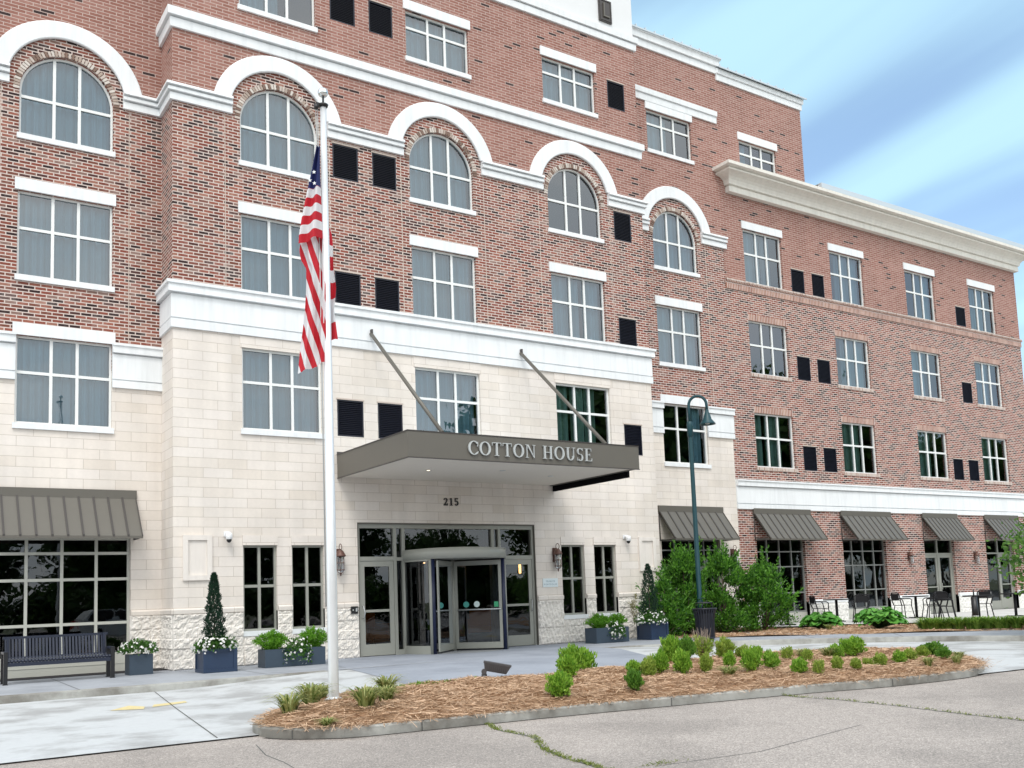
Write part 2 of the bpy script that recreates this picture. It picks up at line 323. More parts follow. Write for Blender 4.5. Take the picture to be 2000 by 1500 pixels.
# --- central block walls
mb = MB(); cells(mb, 0, 13.75, 1.17, 7.45, rects(BC, 5.22, 7.08)+[(a, b, *SZ) for a, b in SMALL]+[PORT]+LH(0, 0, 7), 0)
mb.face([(0, Y1, 1.17), (0, 0, 1.17), (0, 0, 7.45), (0, Y1, 7.45)]); mb.face([(13.75, 0, 1.17), (13.75, Y1, 1.17), (13.75, Y1, 7.45), (13.75, 0, 7.45)])
cells(mb, -8, 0, 1.17, 6.5, [(-3.35, -.65, .05, 2.85), (LC-HW, LC+HW, 5.22, 7.08)], Y1)
cells(mb, 13.75, 18.05, 1.17, 6.5, [(14.7, 17.18, .05, 2.85), (RC-HW, RC+HW, 5.22, 7.08)], Y1)
mb.build('stone_wall', STONE, hotel)
mb = MB()
cells(mb, 0, 13.75, 8.2, 12.75, rects(BC, 8.37, 10.22)+[(c-HW, c+HW, 11.47, SP, False) for c in ARC]+[(c-1.39, c+1.39, SP, 99, False) for c in ARC]+LH(0, 8, 13), 0)
cells(mb, -8, 0, 6.5, 12.75, [(LC-HW, LC+HW, 8.37, 10.22), (LC-HW, LC+HW, 5.22, 7.08), (LC-HW, LC+HW, 11.47, SP, False), (LC-1.39, LC+1.39, SP, 99, False)], Y1)
cells(mb, 13.75, 18.15, 6.5, 12.75, [(RC-HW, RC+HW, 8.37, 10.22), (RC-HW, RC+HW, 5.22, 7.08), (RC-HW, RC+HW, 11.47, SP, False), (RC-1.39, RC+1.39, SP, 99, False)], Y1)
for c, pl in [(a, 0) for a in ARC]+[(LC, Y1), (RC, Y1)]:
    arch_ring(mb, c, SP, HW, 12.75, 1.39, pl); arch_reveal(mb, c, SP, HW, pl, .13)
mb.face([(0, Y1, 8.2), (0, 0, 8.2), (0, 0, 12.75), (0, Y1, 12.75)]); mb.face([(13.75, 0, 8.2), (13.75, Y1, 8.2), (13.75, Y1, 12.75), (13.75, 0, 12.75)])
SF = [(18.85, 21.2), (23.2, 25.62)]; DR = [(27.95, 29.87), (32.06, 34.05)]
cells(mb, 18.05, 18.15, .75, 6.5, [], Y1)
cells(mb, 18.15, 36.05, .75, 11.42, rects(WC, 5.26, 7.08)+rects(WC, 8.42, 10.24)+[(a, b, .05, 2.9) for a, b in SF+DR]+LH(Y1, 0, 10), Y1)
mb.face([(36.05, Y1, .75), (36.05, 15, .75), (36.05, 15, 11.42), (36.05, Y1, 11.42)])
mb.build('lower_brick_wall', LB, hotel)
mb = MB()
for xa, xb, zt, pl, cc, r5 in ((0, 13.75, 17.8, 0, ARC, rects(BC, 15.27, 16.57)), (-8, 0, 18.5, Y1, [LC], []), (13.75, 18.15, 18.9, Y1, [RC], rects([15.99], 15.3, 16.64, .97))):
    cells(mb, xa, xb, 12.75, zt, r5+[(c-1.39, c+1.39, 12.75, 14.14, False) for c in cc]+LH(pl, 15), pl, depth=.13)
    for c in cc: arch_over(mb, c, 12.75, 1.39, c-1.39, c+1.39, 14.14, pl)
cells(mb, 18.15, 22.55, 11.42, 18.75, rects([WC[0]], 11.51, 13.42)+rects([20.15], 15.3, 16.6, .93)+[l for l in LH(Y1, 11, 13) if l[1] < 22.5], Y1)
cells(mb, 22.55, 36.05, 11.42, 14.9, rects(WC[1:], 11.51, 13.42)+[l for l in LH(Y1, 11, 13) if l[1] > 22.5], Y1)
mb.face([(0, Y1, 12.75), (0, 0, 12.75), (0, 0, 17.8), (0, Y1, 17.8)]); mb.face([(13.75, 0, 12.75), (13.75, Y1, 12.75), (13.75, Y1, 17.8), (13.75, 0, 17.8)])
mb.face([(22.55, Y1, 14.5), (22.55, 15, 14.5), (22.55, 15, 18.75), (22.55, Y1, 18.75)]); mb.face([(36.05, Y1, 11.42), (36.05, 15, 11.42), (36.05, 15, 14.9), (36.05, Y1, 14.9)])
mb.build('upper_brick_wall', UB, hotel)
mb = MB(); mb.box(-.02, 13.74, -.02, Y1+.5, 17.78, 21.2); mb.build('parapet', PARA, hotel)
mb = MB()   # the closed back, floors and roofs
mb.face([(-8, 15, 0), (36.05, 15, 0), (36.05, 15, 14.9), (-8, 15, 14.9)]); mb.face([(-8, 15, 14.9), (22.55, 15, 14.9), (22.55, 15, 18.4), (-8, 15, 18.4)])
mb.face([(-8, Y1, 0), (-8, 15, 0), (-8, 15, 18.4), (-8, Y1, 18.4)])
for z in (4.4, 7.7, 10.9, 14.2): mb.box(-7.9, 36, 1.2, 14.9, z, z+.2)
mb.box(-8, 22.54, 1.0, 15, 18.2, 18.4)
for x in (-7.99, .4, 4.6, 9.0, 13.4, 18.4, 22.4, 26.8, 31.2, 35.9): mb.box(x, x+.1, 1.4, 9, 4.5 if 4 < x < 13 else .02, 17.5 if x < 22.5 else 14.5)
mb.face([(-8, .3, .01), (36, .3, .01), (36, 15, .01), (-8, 15, .01)])
mb.build('interior', DARK, hotel)
# --- rock-faced base
def rock_patch(mb, x0, x1, z0, z1, y, side=None):
    nx = max(2, int((x1-x0)/.028)); nz = max(2, int((z1-z0)/.028)); xs = np.linspace(x0, x1, nx+1); zs = np.linspace(z0, z1, nz+1)
    i0 = len(mb.v)
    ph = [rng.random()*6 for _ in range(6)]
    for z in zs:
        row = int(z/.2154)
        for x in xs:
            u = x/.43+.5*(row % 2)+.13*math.sin(row*3.1); fx = u-math.floor(u); fz = z/.2154-row
            e = min(fx*.43, (1-fx)*.43, fz*.2154, (1-fz)*.2154)
            k = math.floor(u)*7.3+row*3.7
            d = .012+.028*(.5+.5*math.sin(k*12.9898))+.012*math.sin(x*23+ph[0]+k)*math.sin(z*31+ph[1])+.011*math.sin(x*57+z*19+ph[2])+.02*rng.random()
            d *= min(1, .25+e/.014)
            if x in (x0, x1) or z in (z0, z1): d = 0.004
            mb.v.append((x, y-d, z) if side is None else ((side-d, x, z)))
    n = nx+1
    for j in range(nz):
        for i in range(nx):
            a = i0+j*n+i; f = (a, a+1, a+n+1, a+n)
            mb.f.append(f if side is None else f[::-1]); mb.mi.append(0); mb.sm.append(False)
WBASE = mat('whitewashed_stone', (.74, .73, .7), .9, spec=.2, noise=.1, nscale=9)
for a, b, t in ((0, 1.51, 1.17), (1.51, 2.28, .64), (2.28, 2.63, 1.17), (2.63, 3.4, .64), (3.4, 4.25, 1.17), (9.36, 10.21, 1.17), (10.21, 10.99, .64), (10.99, 11.33, 1.17), (11.33, 12.1, .64), (12.1, 13.75, 1.17)): mb = MB(); rock_patch(mb, a, b, -.06, t, 0); mb.build('rock_base', ROCK, hotel)
for args in ((0, Y1, -.06, 1.17, 0, 0), (-.65, 0, -.06, 1.17, Y1), (13.75, 14.7, -.06, 1.17, Y1), (17.18, 18.05, -.06, 1.17, Y1)): mb = MB(); rock_patch(mb, *args); mb.build('rock_base', ROCK, hotel)
mb = MB()
mb.face([(-8, Y1, -.1), (-3.35, Y1, -.1), (-3.35, Y1, 1.17), (-8, Y1, 1.17)]); mb.face([(13.75, 0, -.1), (13.75, Y1, -.1), (13.75, Y1, 1.17), (13.75, 0, 1.17)])
for a, b in ((-.65, Y1),): mb.box(-.66, -.65, Y1, Y1+.13, -.05, 1.17)
mb.build('rock_base', ROCK, hotel)
mb = MB()
for a, b in ((18.05, 18.85), (21.2, 23.2), (25.62, 27.95), (29.87, 32.06), (34.05, 36.05)): mb = MB(); rock_patch(mb, a, b, -.05, .7, Y1-.03); mb.build('wing_base', WBASE, hotel)
#('whitewashed_stone', (.74, .73, .7), .9, spec=.2, noise=.1, nscale=9), hotel)
# --- horizontal trim
def prof(*p): return list(p)
BLK = [(0, Y1), (0, 0), (13.75, 0), (13.75, Y1)]
def trim(name, pr, path, m=TRIM):
    mb = MB(); mb.sweep(pr, path); return mb.build(name, m, hotel)
trim('water_table', [(-.01, 1.16), (.045, 1.17), (.05, 1.25), (.03, 1.28), (-.01, 1.285)], [(0, Y1), (0, 0), (1.5, 0)], STONE)
for a, b in ((2.29, 2.62), (3.41, 4.24), (9.37, 10.2), (11, 11.32), (12.11, 13.75)): trim('water_table', [(-.01, 1.16), (.045, 1.17), (.05, 1.25), (.03, 1.28), (-.01, 1.285)], [(a, 0), (b, 0)], STONE)
for a, b in ((-.64, -.0), (-8, -3.36), (13.75, 14.69), (17.19, 18.05)): trim('water_table', [(-.01, 1.16), (.045, 1.17), (.05, 1.25), (.03, 1.28), (-.01, 1.285)], [(a, Y1), (b, Y1)], STONE)
for a, b in ((18.06, 18.84), (21.21, 23.19), (25.63, 27.94), (29.88, 32.05), (34.06, 36.05)): trim('base_ledge', [(-.01, .69), (.06, .69), (.07, .78), (.05, .81), (-.01, .81)], [(a, Y1), (b, Y1)])
MAINB = [(-.01, 7.36), (.05, 7.36), (.055, 7.55), (.005, 7.555), (.005, 7.58), (.045, 7.585), (.045, 8.1), (.01, 8.105), (.01, 8.135), (.12, 8.14), (.11, 8.31), (.15, 8.32), (.15, 8.385), (-.01, 8.395)]
trim('stone_block_band', MAINB, BLK)
def baypr(z, top): return [(-.01, z), (.06, z), (.06, z+.16), (.01, z+.165), (.01, z+.188), (.05, z+.19), (.05, top-.24), (.01, top-.235), (.01, top-.215), (.11, top-.21), (.11, top-.06), (.14, top-.055), (.14, top-.005), (-.01, top)]
for a, b in ((-8, LC-HW), (LC+HW, 0), (13.75, RC-HW), (RC+HW, 18.1)): trim('bay_band', baypr(6.12, 7.1), [(a, Y1), (b, Y1)])
trim('shopfront_band', baypr(3.84, 4.8), [(18.04, Y1), (36.05, Y1), (36.05, 15)])
SPR = [(-.01, 12.53), (.07, 12.53), (.07, 12.69), (.02, 12.695), (.02, 12.72), (.12, 12.725), (.12, 12.8), (.06, 12.805), (.06, 12.835), (.16, 12.84), (.15, 12.9), (-.01, 12.93)]
for pth in ([(LC+1.15, Y1), (0, Y1), (0, 0), (1.33, 0)], [(3.66, 0), (5.73, 0)], [(8.07, 0), (10.09, 0)], [(12.42, 0), (13.75, 0), (13.75, Y1)], [(-8, Y1), (LC-1.15, Y1)], [(13.75, Y1), (RC-1.15, Y1)], [(RC+1.15, Y1), (18.25, Y1)]): trim('springer_course', SPR, pth)
CORN = [(-.01, 14.25), (.06, 14.25), (.07, 14.46), (.02, 14.465), (.02, 14.495), (.13, 14.5), (.13, 14.69), (-.01, 14.72)]
trim('upper_cornice', CORN, BLK)
trim('parapet_cornice', [(-.01, 17.69), (.06, 17.69), (.07, 17.88), (.02, 17.885), (.02, 17.915), (.11, 17.92), (.12, 18.09), (.0, 18.13)], BLK)
trim('window_cornice', [(-.01, 16.88), (.05, 16.88), (.06, 17.08), (.04, 17.085), (.04, 17.1), (.1, 17.11), (.11, 17.27), (-.01, 17.3)], [(13.75, Y1), (18.15, Y1)])
trim('roof_cornice', [(-.01, 18.69), (.05, 18.69), (.06, 18.9), (.04, 18.905), (.04, 18.925), (.12, 18.93), (.13, 19.12), (.17, 19.13), (.17, 19.17), (-.01, 19.2)], [(13.75, Y1), (18.25, Y1), (18.25, 5)])
trim('roof_cornice', [(-.01, 18.48), (.05, 18.48), (.06, 18.67), (.04, 18.675), (.04, 18.695), (.1, 18.7), (.11, 18.87), (-.01, 18.9)], [(18.27, Y1), (22.55, Y1), (22.55, 15)])
trim('belt_course', [(-.01, 11.2), (.035, 11.2), (.035, 11.43), (.07, 11.435), (.07, 11.52), (-.01, 11.54)], [(18.15, Y1), (36.05, Y1), (36.05, 15)], SOLDR)
trim('belt_ledge', [(-.01, 11.542), (.085, 11.475), (.085, 11.53), (-.01, 11.565)], [(18.14, Y1), (36.06, Y1)], SOLD)
WCORN = [(-.01, 14.53), (.18, 14.53), (.18, 14.72), (.14, 14.725), (.14, 14.76), (.23, 14.77), (.235, 14.83), (.27, 14.92), (.34, 14.99), (.45, 15.04), (.56, 15.065), (.6, 15.07), (.6, 15.13), (.56, 15.14), (.56, 15.16), (.74, 15.18), (.75, 15.28), (.3, 15.32), (-.01, 15.34)]
mb = MB(); mb.sweep(WCORN, [(18.6, 1.1), (18.6, Y1), (35.95, Y1), (35.95, 15)]); mb.build('wing_cornice', CREAM, hotel)
mb = MB(); mb.face([(22.55, Y1-.62, 15.48), (36.5, Y1-.62, 15.48), (36.5, Y1+1.2, 15.66), (22.55, Y1+1.2, 15.66)]); mb.face([(22.55, Y1+1.2, 15.66), (36.5, Y1+1.2, 15.66), (36.5, 15, 15.7), (22.55, 15, 15.7)])
mb.box(22.56, 36.72, Y1-.74, Y1-.6, 15.29, 15.325); mb.box(22.56, 36.7, Y1-.7, Y1-.55, 15.325, 15.5); mb.build('wing_roof', ROOFM, hotel)
mb = MB()   # standing-seam roof edge of the tall part
for x0, x1, z in ((13.75, 18.42, 19.2), (18.27, 22.75, 18.9)):
    mb.face([(x0, Y1-.19, z), (x1, Y1-.19, z), (x1, 5, z+.75), (x0, 5, z+.75)]); mb.box(x0, x1, Y1-.2, Y1-.17, z-.04, z+.012)
    k = x0+.1
    while k < x1: mb.face([(k, Y1-.18, z), (k+.04, Y1-.18, z), (k+.04, Y1-.15, z+.075), (k, Y1-.15, z+.075)]); mb.box(k, k+.04, Y1-.15, 2.5, z+.03, z+.12); k += .4
mb.build('standing_seam_roof', ROOFM, hotel)
for c, pl in [(a, 0) for a in ARC]+[(LC, Y1), (RC, Y1)]:
    mb = MB(); n = 40; zc = 12.6; a0 = math.asin((12.93-zc)/1.59)
    ang = [a0+(math.pi-2*a0)*k/n for k in range(n+1)]
    sec = [(1.2, .02), (1.2, .07), (1.22, .085), (1.57, .085), (1.59, .07), (1.59, -.01)]
    i0 = len(mb.v)
    for a in ang:
        for r, o in sec:
            x, z = r*math.cos(a), zc+r*math.sin(a)
            mb.v.append((c+x, pl-o, max(z, 12.9)))
    q = len(sec)
    for k in range(n):
        for j in range(q-1):
            a = i0+k*q+j; mb.f.append((a, a+1, a+q+1, a+q)); mb.mi.append(0); mb.sm.append(False)
    mb.build('arch_moulding', TRIM, hotel)
    mb = MB(); n = 46       # ring of pale rowlock bricks, each a touch proud
    for k in range(n):
        a, b = math.pi*(k+.12)/n, math.pi*(k+.88)/n; o = .02+.006*rng.random(); mi_ = int(rng.integers(0, 4)); P = []
        for r in (.955, 1.075):
            for t in (a, b): P.append((c+r*math.cos(t), SP+r*math.sin(t)))
        F = [(P[0], P[2], P[3], P[1])]
        mb.face([(p[0], pl-o, p[1]) for p in (P[0], P[2], P[3], P[1])], mi_)
        mb.face([(P[0][0], pl-o, P[0][1]), (P[1][0], pl-o, P[1][1]), (P[1][0], pl+.1, P[1][1]), (P[0][0], pl+.1, P[0][1])], mi_)
        mb.face([(P[2][0], pl-o, P[2][1]), (P[2][0], pl, P[2][1]), (P[3][0], pl, P[3][1]), (P[3][0], pl-o, P[3][1])], mi_)
        for g_ in (0, 1): mb.face([(P[g_][0], pl-o, P[g_][1]), (P[g_+2][0], pl-o, P[g_+2][1]), (P[g_+2][0], pl, P[g_+2][1]), (P[g_][0], pl, P[g_][1])], mi_)
    mb.build('arch_brick_ring', RINGM, hotel)
for x, z0, z1, pl in ((1.17, 8.4, 12.53, 0), (3.71, 8.4, 12.53, 0), (5.66, 8.4, 12.53, 0), (8.13, 8.4, 12.53, 0), (9.93, 8.4, 12.53, 0), (12.48, 8.4, 12.53, 0), (-.71, 7.1, 12.53, Y1), (-3.3, 7.1, 12.53, Y1), (17.3, 7.1, 12.53, Y1)):
    mb = MB(); mb.box(x-.008, x+.008, pl-.003, pl+.01, z0, z1); mb.build('control_joint', JOINT, hotel)
mb = MB(); mb.box(12.42, 12.9, -.07, -.02, 18.28, 18.98); mb.box(12.45, 12.87, -.085, -.07, 18.31, 18.33); mb.box(12.45, 12.87, -.085, -.07, 18.93, 18.95); mb.box(12.45, 12.47, -.085, -.07, 18.33, 18.93); mb.box(12.85, 12.87, -.085, -.07, 18.33, 18.93)
tile = mb.build('letter_tile', BRONZED, hotel); mb = MB(); mb.box(12.57, 12.61, -.11, -.0705, 18.42, 18.86); mb.box(12.61, 12.8, -.11, -.0705, 18.42, 18.46); mb.build('letter', LETTER if False else BRONZE, tile)
for x0, x1 in ((.2, .82), (12.94, 13.57)):      # framed blank stone panels
    mb = MB(); z0, z1 = 1.87, 2.84; t = .11
    mb.box(x0, x0+t, -.05, .01, z0, z1); mb.box(x1-t, x1, -.05, .01, z0, z1); mb.box(x0+t, x1-t, -.05, .01, z0, z0+t); mb.box(x0+t, x1-t, -.05, .01, z1-t, z1); mb.box(x0+t, x1-t, -.012, .01, z0+t, z1-t); mb.build('framed_panel', PANEL, hotel)
# --- windows
WC_CACHE = {}
def win_meshes(w, h, arch, bars, frm, glm, cur, mull=(.365, .635), fw=.045, bw=.062, olive=False):
    key = (w, h, arch, bars, frm.name, glm.name, cur, mull, olive)
    if key in WC_CACHE: return WC_CACHE[key]
    hw = w/2; y0, y1 = .075, .15; f = MB()
    f.box(-hw, -hw+fw, y0, y1, 0, h); f.box(hw-fw, hw, y0, y1, 0, h); f.box(-hw+fw, hw-fw, y0, y1, 0, fw)
    if not arch: f.box(-hw+fw, hw-fw, y0, y1, h-fw, h)
    else:
        n = 28
        for k in range(n):
            a, b = math.pi*k/n, math.pi*(k+1)/n; P = [(r*math.cos(t), h+r*math.sin(t)) for r in (hw-fw, hw) for t in (a, b)]
            f.face([(P[0][0], y0, P[0][1]), (P[2][0], y0, P[2][1]), (P[3][0], y0, P[3][1]), (P[1][0], y0, P[1][1])]); f.face([(P[0][0], y0, P[0][1]), (P[1][0], y0, P[1][1]), (P[1][0], y1, P[1][1]), (P[0][0], y1, P[0][1])])
    tops = []
    for m in mull:
        x = -hw+w*m; tp = h-fw if not arch else h+math.sqrt(max(0, (hw-fw/2)**2-x*x)); f.box(x-bw/2, x+bw/2, y0+.004, y1-.004, fw, tp); tops.append(x)
    xs = [-hw+fw]+sum([[x-bw/2, x+bw/2] for x in tops], [])+[hw-fw]
    for z in bars:
        for k in range(0, len(xs), 2): f.box(xs[k], xs[k+1], y0+.008, y1-.008, z-bw/2, z+bw/2)
    p = MB(); yp = .118
    if not arch: p.face([(-hw+.01, yp, .01), (hw-.01, yp, .01), (hw-.01, yp, h-.01), (-hw+.01, yp, h-.01)])
    else: p.face([(-hw+.01, yp, .01), (hw-.01, yp, .01)]+[((hw-.02)*math.cos(math.pi*k/24), yp, h+(hw-.02)*math.sin(math.pi*k/24)) for k in range(25)])
    c = None
    if cur:
        c = MB()
        for (a, b) in cur:
            n = max(6, int((b-a)*w*34)); P = []
            for k in range(n+1):
                x = -hw+w*(a+(b-a)*k/n); P.append((x, .3+.055*math.sin(x*29+1.6*math.sin(x*4.3))+.02*math.sin(x*67)))
            for q, r in zip(P, P[1:]):
                ta = [h-.0 if not arch else h+math.sqrt(max(0.0, hw*hw-u[0]*u[0])) for u in (q, r)]
                c.face([(q[0], q[1], -.05), (r[0], r[1], -.05), (r[0], r[1], ta[1]+.06), (q[0], q[1], ta[0]+.06)], sm=True)
    res = (f.mesh('window', frm), p.mesh('pane', glm), c.mesh('curtain', CURTO if olive else CURT) if c else None); WC_CACHE[key] = res; return res
def window(xc, pl, z0, w, h, arch=False, bars=(), frm=FRAMEW, glm=GLASS, cur=((0, 1),), lint=None, sill=None, mull=(.365, .635), olive=False):
    f, p, c = win_meshes(round(w, 3), round(h, 3), arch, tuple(round(b, 3) for b in bars), frm, glm, cur, mull, olive=olive)
    o = link('window', f, hotel, (xc, pl, z0)); link('pane', p, o)
    if c: link('curtain', c, o)
    if lint:
        m, hh, ov, outw = lint; k = ('l', w, h, m.name, hh, ov, outw)
        if k not in WC_CACHE: b = MB(); b.box(-w/2-ov, w/2+ov, -outw, .06, h+.002, h+hh); WC_CACHE[k] = b.mesh('lintel', m)
        link('lintel', WC_CACHE[k], o)
    if sill:
        m, hh, ov, outw = sill; k = ('s', w, m.name, hh, ov, outw)
        if k not in WC_CACHE: b = MB(); b.box(-w/2-ov, w/2+ov, -outw, .074, -hh, -.002); WC_CACHE[k] = b.mesh('sill', m)
        link('sill', WC_CACHE[k], o)
    return o
FULL = ((0, 1),); OPENC = ((0, .3), (.62, .8)); SPLIT = ((0, .38), (.66, 1)); LEFTC = ((0, .55),); SIDE = ((0, .14), (.9, 1))
WL = (TRIM, .26, .06, .035); SL = (STONE, .26, .04, .012); WS = (TRIM, .12, .04, .05); BS = (SOLD, .11, .06, .03); BH = (SOLDR, .215, .0, .004)
for i, c in enumerate(BC):
    window(c, 0, 5.22, 1.9, 1.86, bars=(1.09,), lint=SL, sill=WS, cur=(FULL, FULL, ((0, .33), (.36, .6), (.63, .8)))[i], glm=GLASS, olive=i == 2)
    window(c, 0, 8.37, 1.9, 1.85, bars=(1.05,), lint=WL, cur=(FULL, ((0, .48), (.5, 1)), ((0, .62), (.66, 1)))[i])
    window(c, 0, 11.47, 1.9, SP-11.47, True, bars=(.88,), sill=WS, cur=(FULL, FULL, ((0, .1),))[i])
    window(c, 0, 15.27, 1.9, 1.30, bars=(.86,), lint=WL, sill=WS, cur=((0, 1),) if i else LEFTC)
for c, nm in ((LC, 'l'), (RC, 'r')):
    window(c, Y1, 5.22, 1.9, 1.86, bars=(1.09,), lint=WL, sill=WS, cur=FULL if nm == 'l' else ((.72, 1),))
    window(c, Y1, 8.37, 1.9, 1.85, bars=(1.05,), lint=WL, sill=WS)
    window(c, Y1, 11.47, 1.9, SP-11.47, True, bars=(.88,), sill=WS)
window(15.99, Y1, 15.3, 1.94, 1.34, bars=(.9,), sill=WS, cur=LEFTC, lint=(TRIM, .24, .05, .04))
window(20.15, Y1, 15.3, 1.86, 1.30, bars=(.86,), lint=WL, cur=((0, .3),))
for i, c in enumerate(WC):
    window(c, Y1, 5.26, 1.9, 1.82, bars=(1.0,), lint=BH, sill=BS, cur=(((0, .34), (.4, .78)), ((0, .66),), ((.05, .62),), ((0, .64),))[i], glm=GLASS, olive=True)
    window(c, Y1, 8.42, 1.9, 1.82, bars=(1.0,), lint=BH, sill=BS, cur=(None, ((.28, .95),), ((0, .6),), ((.3, .66),))[i])
    window(c, Y1, 11.57, 1.9, 1.85, bars=(1.02,), lint=WL, cur=(((0, .55), (.62, .8)), ((.3, .95),), ((.6, 1),), ((.3, .7),))[i])
for a, b in SMALL: window((a+b)/2, 0, SZ[0], b-a, SZ[1]-SZ[0], bars=(.98,), frm=FRAMEB, glm=DGLASS, cur=None, lint=(STONE, .22, .015, .02), sill=(TRIM, .11, .03, .04), mull=(.5,))
# --- louvers
LC_ = {}
for x0, x1, z0, z1, pl in lou:
    w, h = round(x1-x0, 3), round(z1-z0, 3)
    if (w, h) not in LC_:
        b = MB(); t = .035; b.box(-w/2, -w/2+t, .0, .07, 0, h); b.box(w/2-t, w/2, 0, .07, 0, h); b.box(-w/2+t, w/2-t, 0, .07, 0, t); b.box(-w/2+t, w/2-t, 0, .07, h-t, h); b.face([(-w/2, .075, 0), (w/2, .075, 0), (w/2, .075, h), (-w/2, .075, h)])
        k = t
        while k < h-t-.03:
            b.face([(-w/2+t, .012, k), (w/2-t, .012, k), (w/2-t, .06, k+.045), (-w/2+t, .06, k+.045)]); b.face([(-w/2+t, .012, k), (w/2-t, .012, k), (w/2-t, .012, k+.008), (-w/2+t, .012, k+.008)]); k += .045
        s = MB(); s.box(-w/2-.02, w/2+.02, -.02, .03, h+.002, h+.035)
        LC_[(w, h)] = (b.mesh('louver', LOUV), s.mesh('drip_cap', JOINT))
    o = link('louver', LC_[(w, h)][0], hotel, ((x0+x1)/2, pl+.002, z0)); link('drip_cap', LC_[(w, h)][1], o)
# --- ground floor shopfronts and doors
def shopfront(x0, x1, z0, z1, pl, ncol, bars, name='shopfront_window', basez=None):
    f = MB(); t = .05; hb = .03 if x0 < 0 else .02; y0, y1 = pl+.1, pl+.18; w = x1-x0
    f.box(x0, x0+t, y0, y1, z0, z1); f.box(x1-t, x1, y0, y1, z0, z1); f.box(x0+t, x1-t, y0, y1, z1-t, z1); f.box(x0+t, x1-t, y0, y1, z0, z0+t)
    xs = [x0+t]
    for k in range(1, ncol): x = x0+w*k/ncol; f.box(x-hb, x+hb, y0+.004, y1, z0+t, z1-t); xs += [x-hb, x+hb]
    xs.append(x1-t)
    for z in bars:
        for k in range(0, len(xs), 2): f.box(xs[k], xs[k+1], y0+.008, y1, z-hb, z+hb)
    o = f.build(name, SHOPF if x0 < 0 else FRAMED, hotel)
    p = MB(); p.face([(x0+.01, pl+.145, z0+.01), (x1-.01, pl+.145, z0+.01), (x1-.01, pl+.145, z1-.01), (x0+.01, pl+.145, z1-.01)]); p.build('pane', DGLASS, o)
    if basez is not None:
        b = MB(); b.box(x0, x1, pl+.09, pl+.17, basez, z0-.003); b.box(x0, x1, pl+.082, pl+.0895, basez+.17, basez+.185); b.build('base_panel', SHOPF, o)
    return o
FRAMED = mat('mid_grey_shopfront_metal', (.25, .26, .25), .4)
SHOPF = mat('pale_shopfront_metal', (.5, .5, .45), .4)
shopfront(-3.35, -.65, .36, 2.85, Y1, 4, (1.04, 1.97, 2.52), basez=.0)
shopfront(14.7, 17.18, .36, 2.85, Y1, 4, (1.04, 1.99, 2.52), basez=.0)
for a, b in SF: shopfront(a, b, .42, 2.9, Y1, 4, (1.08, 1.95, 2.45), basez=.05)
def glass_door(parent, x0, x1, z0, z1, y, rail=True, pull=1):
    f = MB(); s = .115; f.box(x0, x0+s, y, y+.05, z0, z1); f.box(x1-s, x1, y, y+.05, z0, z1); f.box(x0+s, x1-s, y, y+.05, z1-.13, z1); f.box(x0+s, x1-s, y, y+.05, z0, z0+.27)
    if rail: f.box(x0+s, x1-s, y+.02, y+.07, z0+1.02, z0+1.08)
    o = f.build('door', FRAMEB, parent); p = MB(); p.face([(x0+s, y+.025, z0+.27), (x1-s, y+.025, z0+.27), (x1-s, y+.025, z1-.13), (x0+s, y+.025, z1-.13)]); p.build('door_pane', DGLASS, o)
    hx = x0+.05 if pull < 0 else x1-.05; h = MB(); h.tube([(hx, y, z0+.88), (hx, y-.05, z0+.89), (hx+.03*-pull, y-.07, z0+1.0), (hx, y-.05, z0+1.17), (hx, y, z0+1.18)], .012); h.build('handle', LETTER, o)
    return o
def shop_doors(x0, x1, kinds):
    f = MB(); t = .06; y0, y1 = Y1+.1, Y1+.2; z1 = 2.9; f.box(x0, x0+t, y0, y1, .06, z1); f.box(x1-t, x1, y0, y1, .06, z1); f.box(x0+t, x1-t, y0, y1, z1-t, z1); f.box(x0+t, x1-t, y0, y1, 2.3, 2.36); xm = (x0+x1)/2; f.box(xm-.03, xm+.03, y0, y1, .06, 2.3); f.box(xm-.03, xm+.03, y0, y1, 2.36, z1-t)
    o = f.build('door_frame', FRAMEB, hotel); p = MB(); p.face([(x0+t, y0+.05, 2.36), (x1-t, y0+.05, 2.36), (x1-t, y0+.05, z1-t), (x0+t, y0+.05, z1-t)]); 
    if kinds[0] == 'g': p.face([(x0+t, y0+.05, .42), (xm-.03, y0+.05, .42), (xm-.03, y0+.05, 2.3), (x0+t, y0+.05, 2.3)])
    p.build('transom_pane', DGLASS, o)
    if kinds[0] == 'g': b = MB(); b.box(x0+t, xm-.03, y0+.01, y0+.08, .07, .42); b.build('base_panel', FRAMEB, o)
    return o, xm
o, xm = shop_doors(*DR[0], 'dd')
def door_leaf(o, x0, x1, pull):
    y = Y1+.12; s = .11; f = MB(); z0, z1 = .08, 2.3; f.box(x0, x0+s, y, y+.05, z0, z1); f.box(x1-s, x1, y, y+.05, z0, z1); f.box(x0+s, x1-s, y, y+.05, z1-.12, z1); f.box(x0+s, x1-s, y, y+.05, z0, z0+.45)
    hx = x0+.05 if pull < 0 else x1-.05; f.tube([(hx, y, .95), (hx, y-.06, .97), (hx, y-.06, 1.2), (hx, y, 1.22)], .013)
    f.box(x0+s, x1-s, y-.03, y-.005, 1.05, 1.09)
    f.face([(x0+s, y+.03, z0+.45), (x1-s, y+.03, z0+.45), (x1-s, y+.03, z1-.12), (x0+s, y+.03, z1-.12)], 1)
    return f.build('door', [FRAMEB, DGLASS], o)
door_leaf(o, DR[0][0]+.065, xm-.035, 1); door_leaf(o, xm+.035, DR[0][1]-.065, -1)
o, xm = shop_doors(*DR[1], 'gd'); door_leaf(o, xm+.035, DR[1][1]-.065, 1)
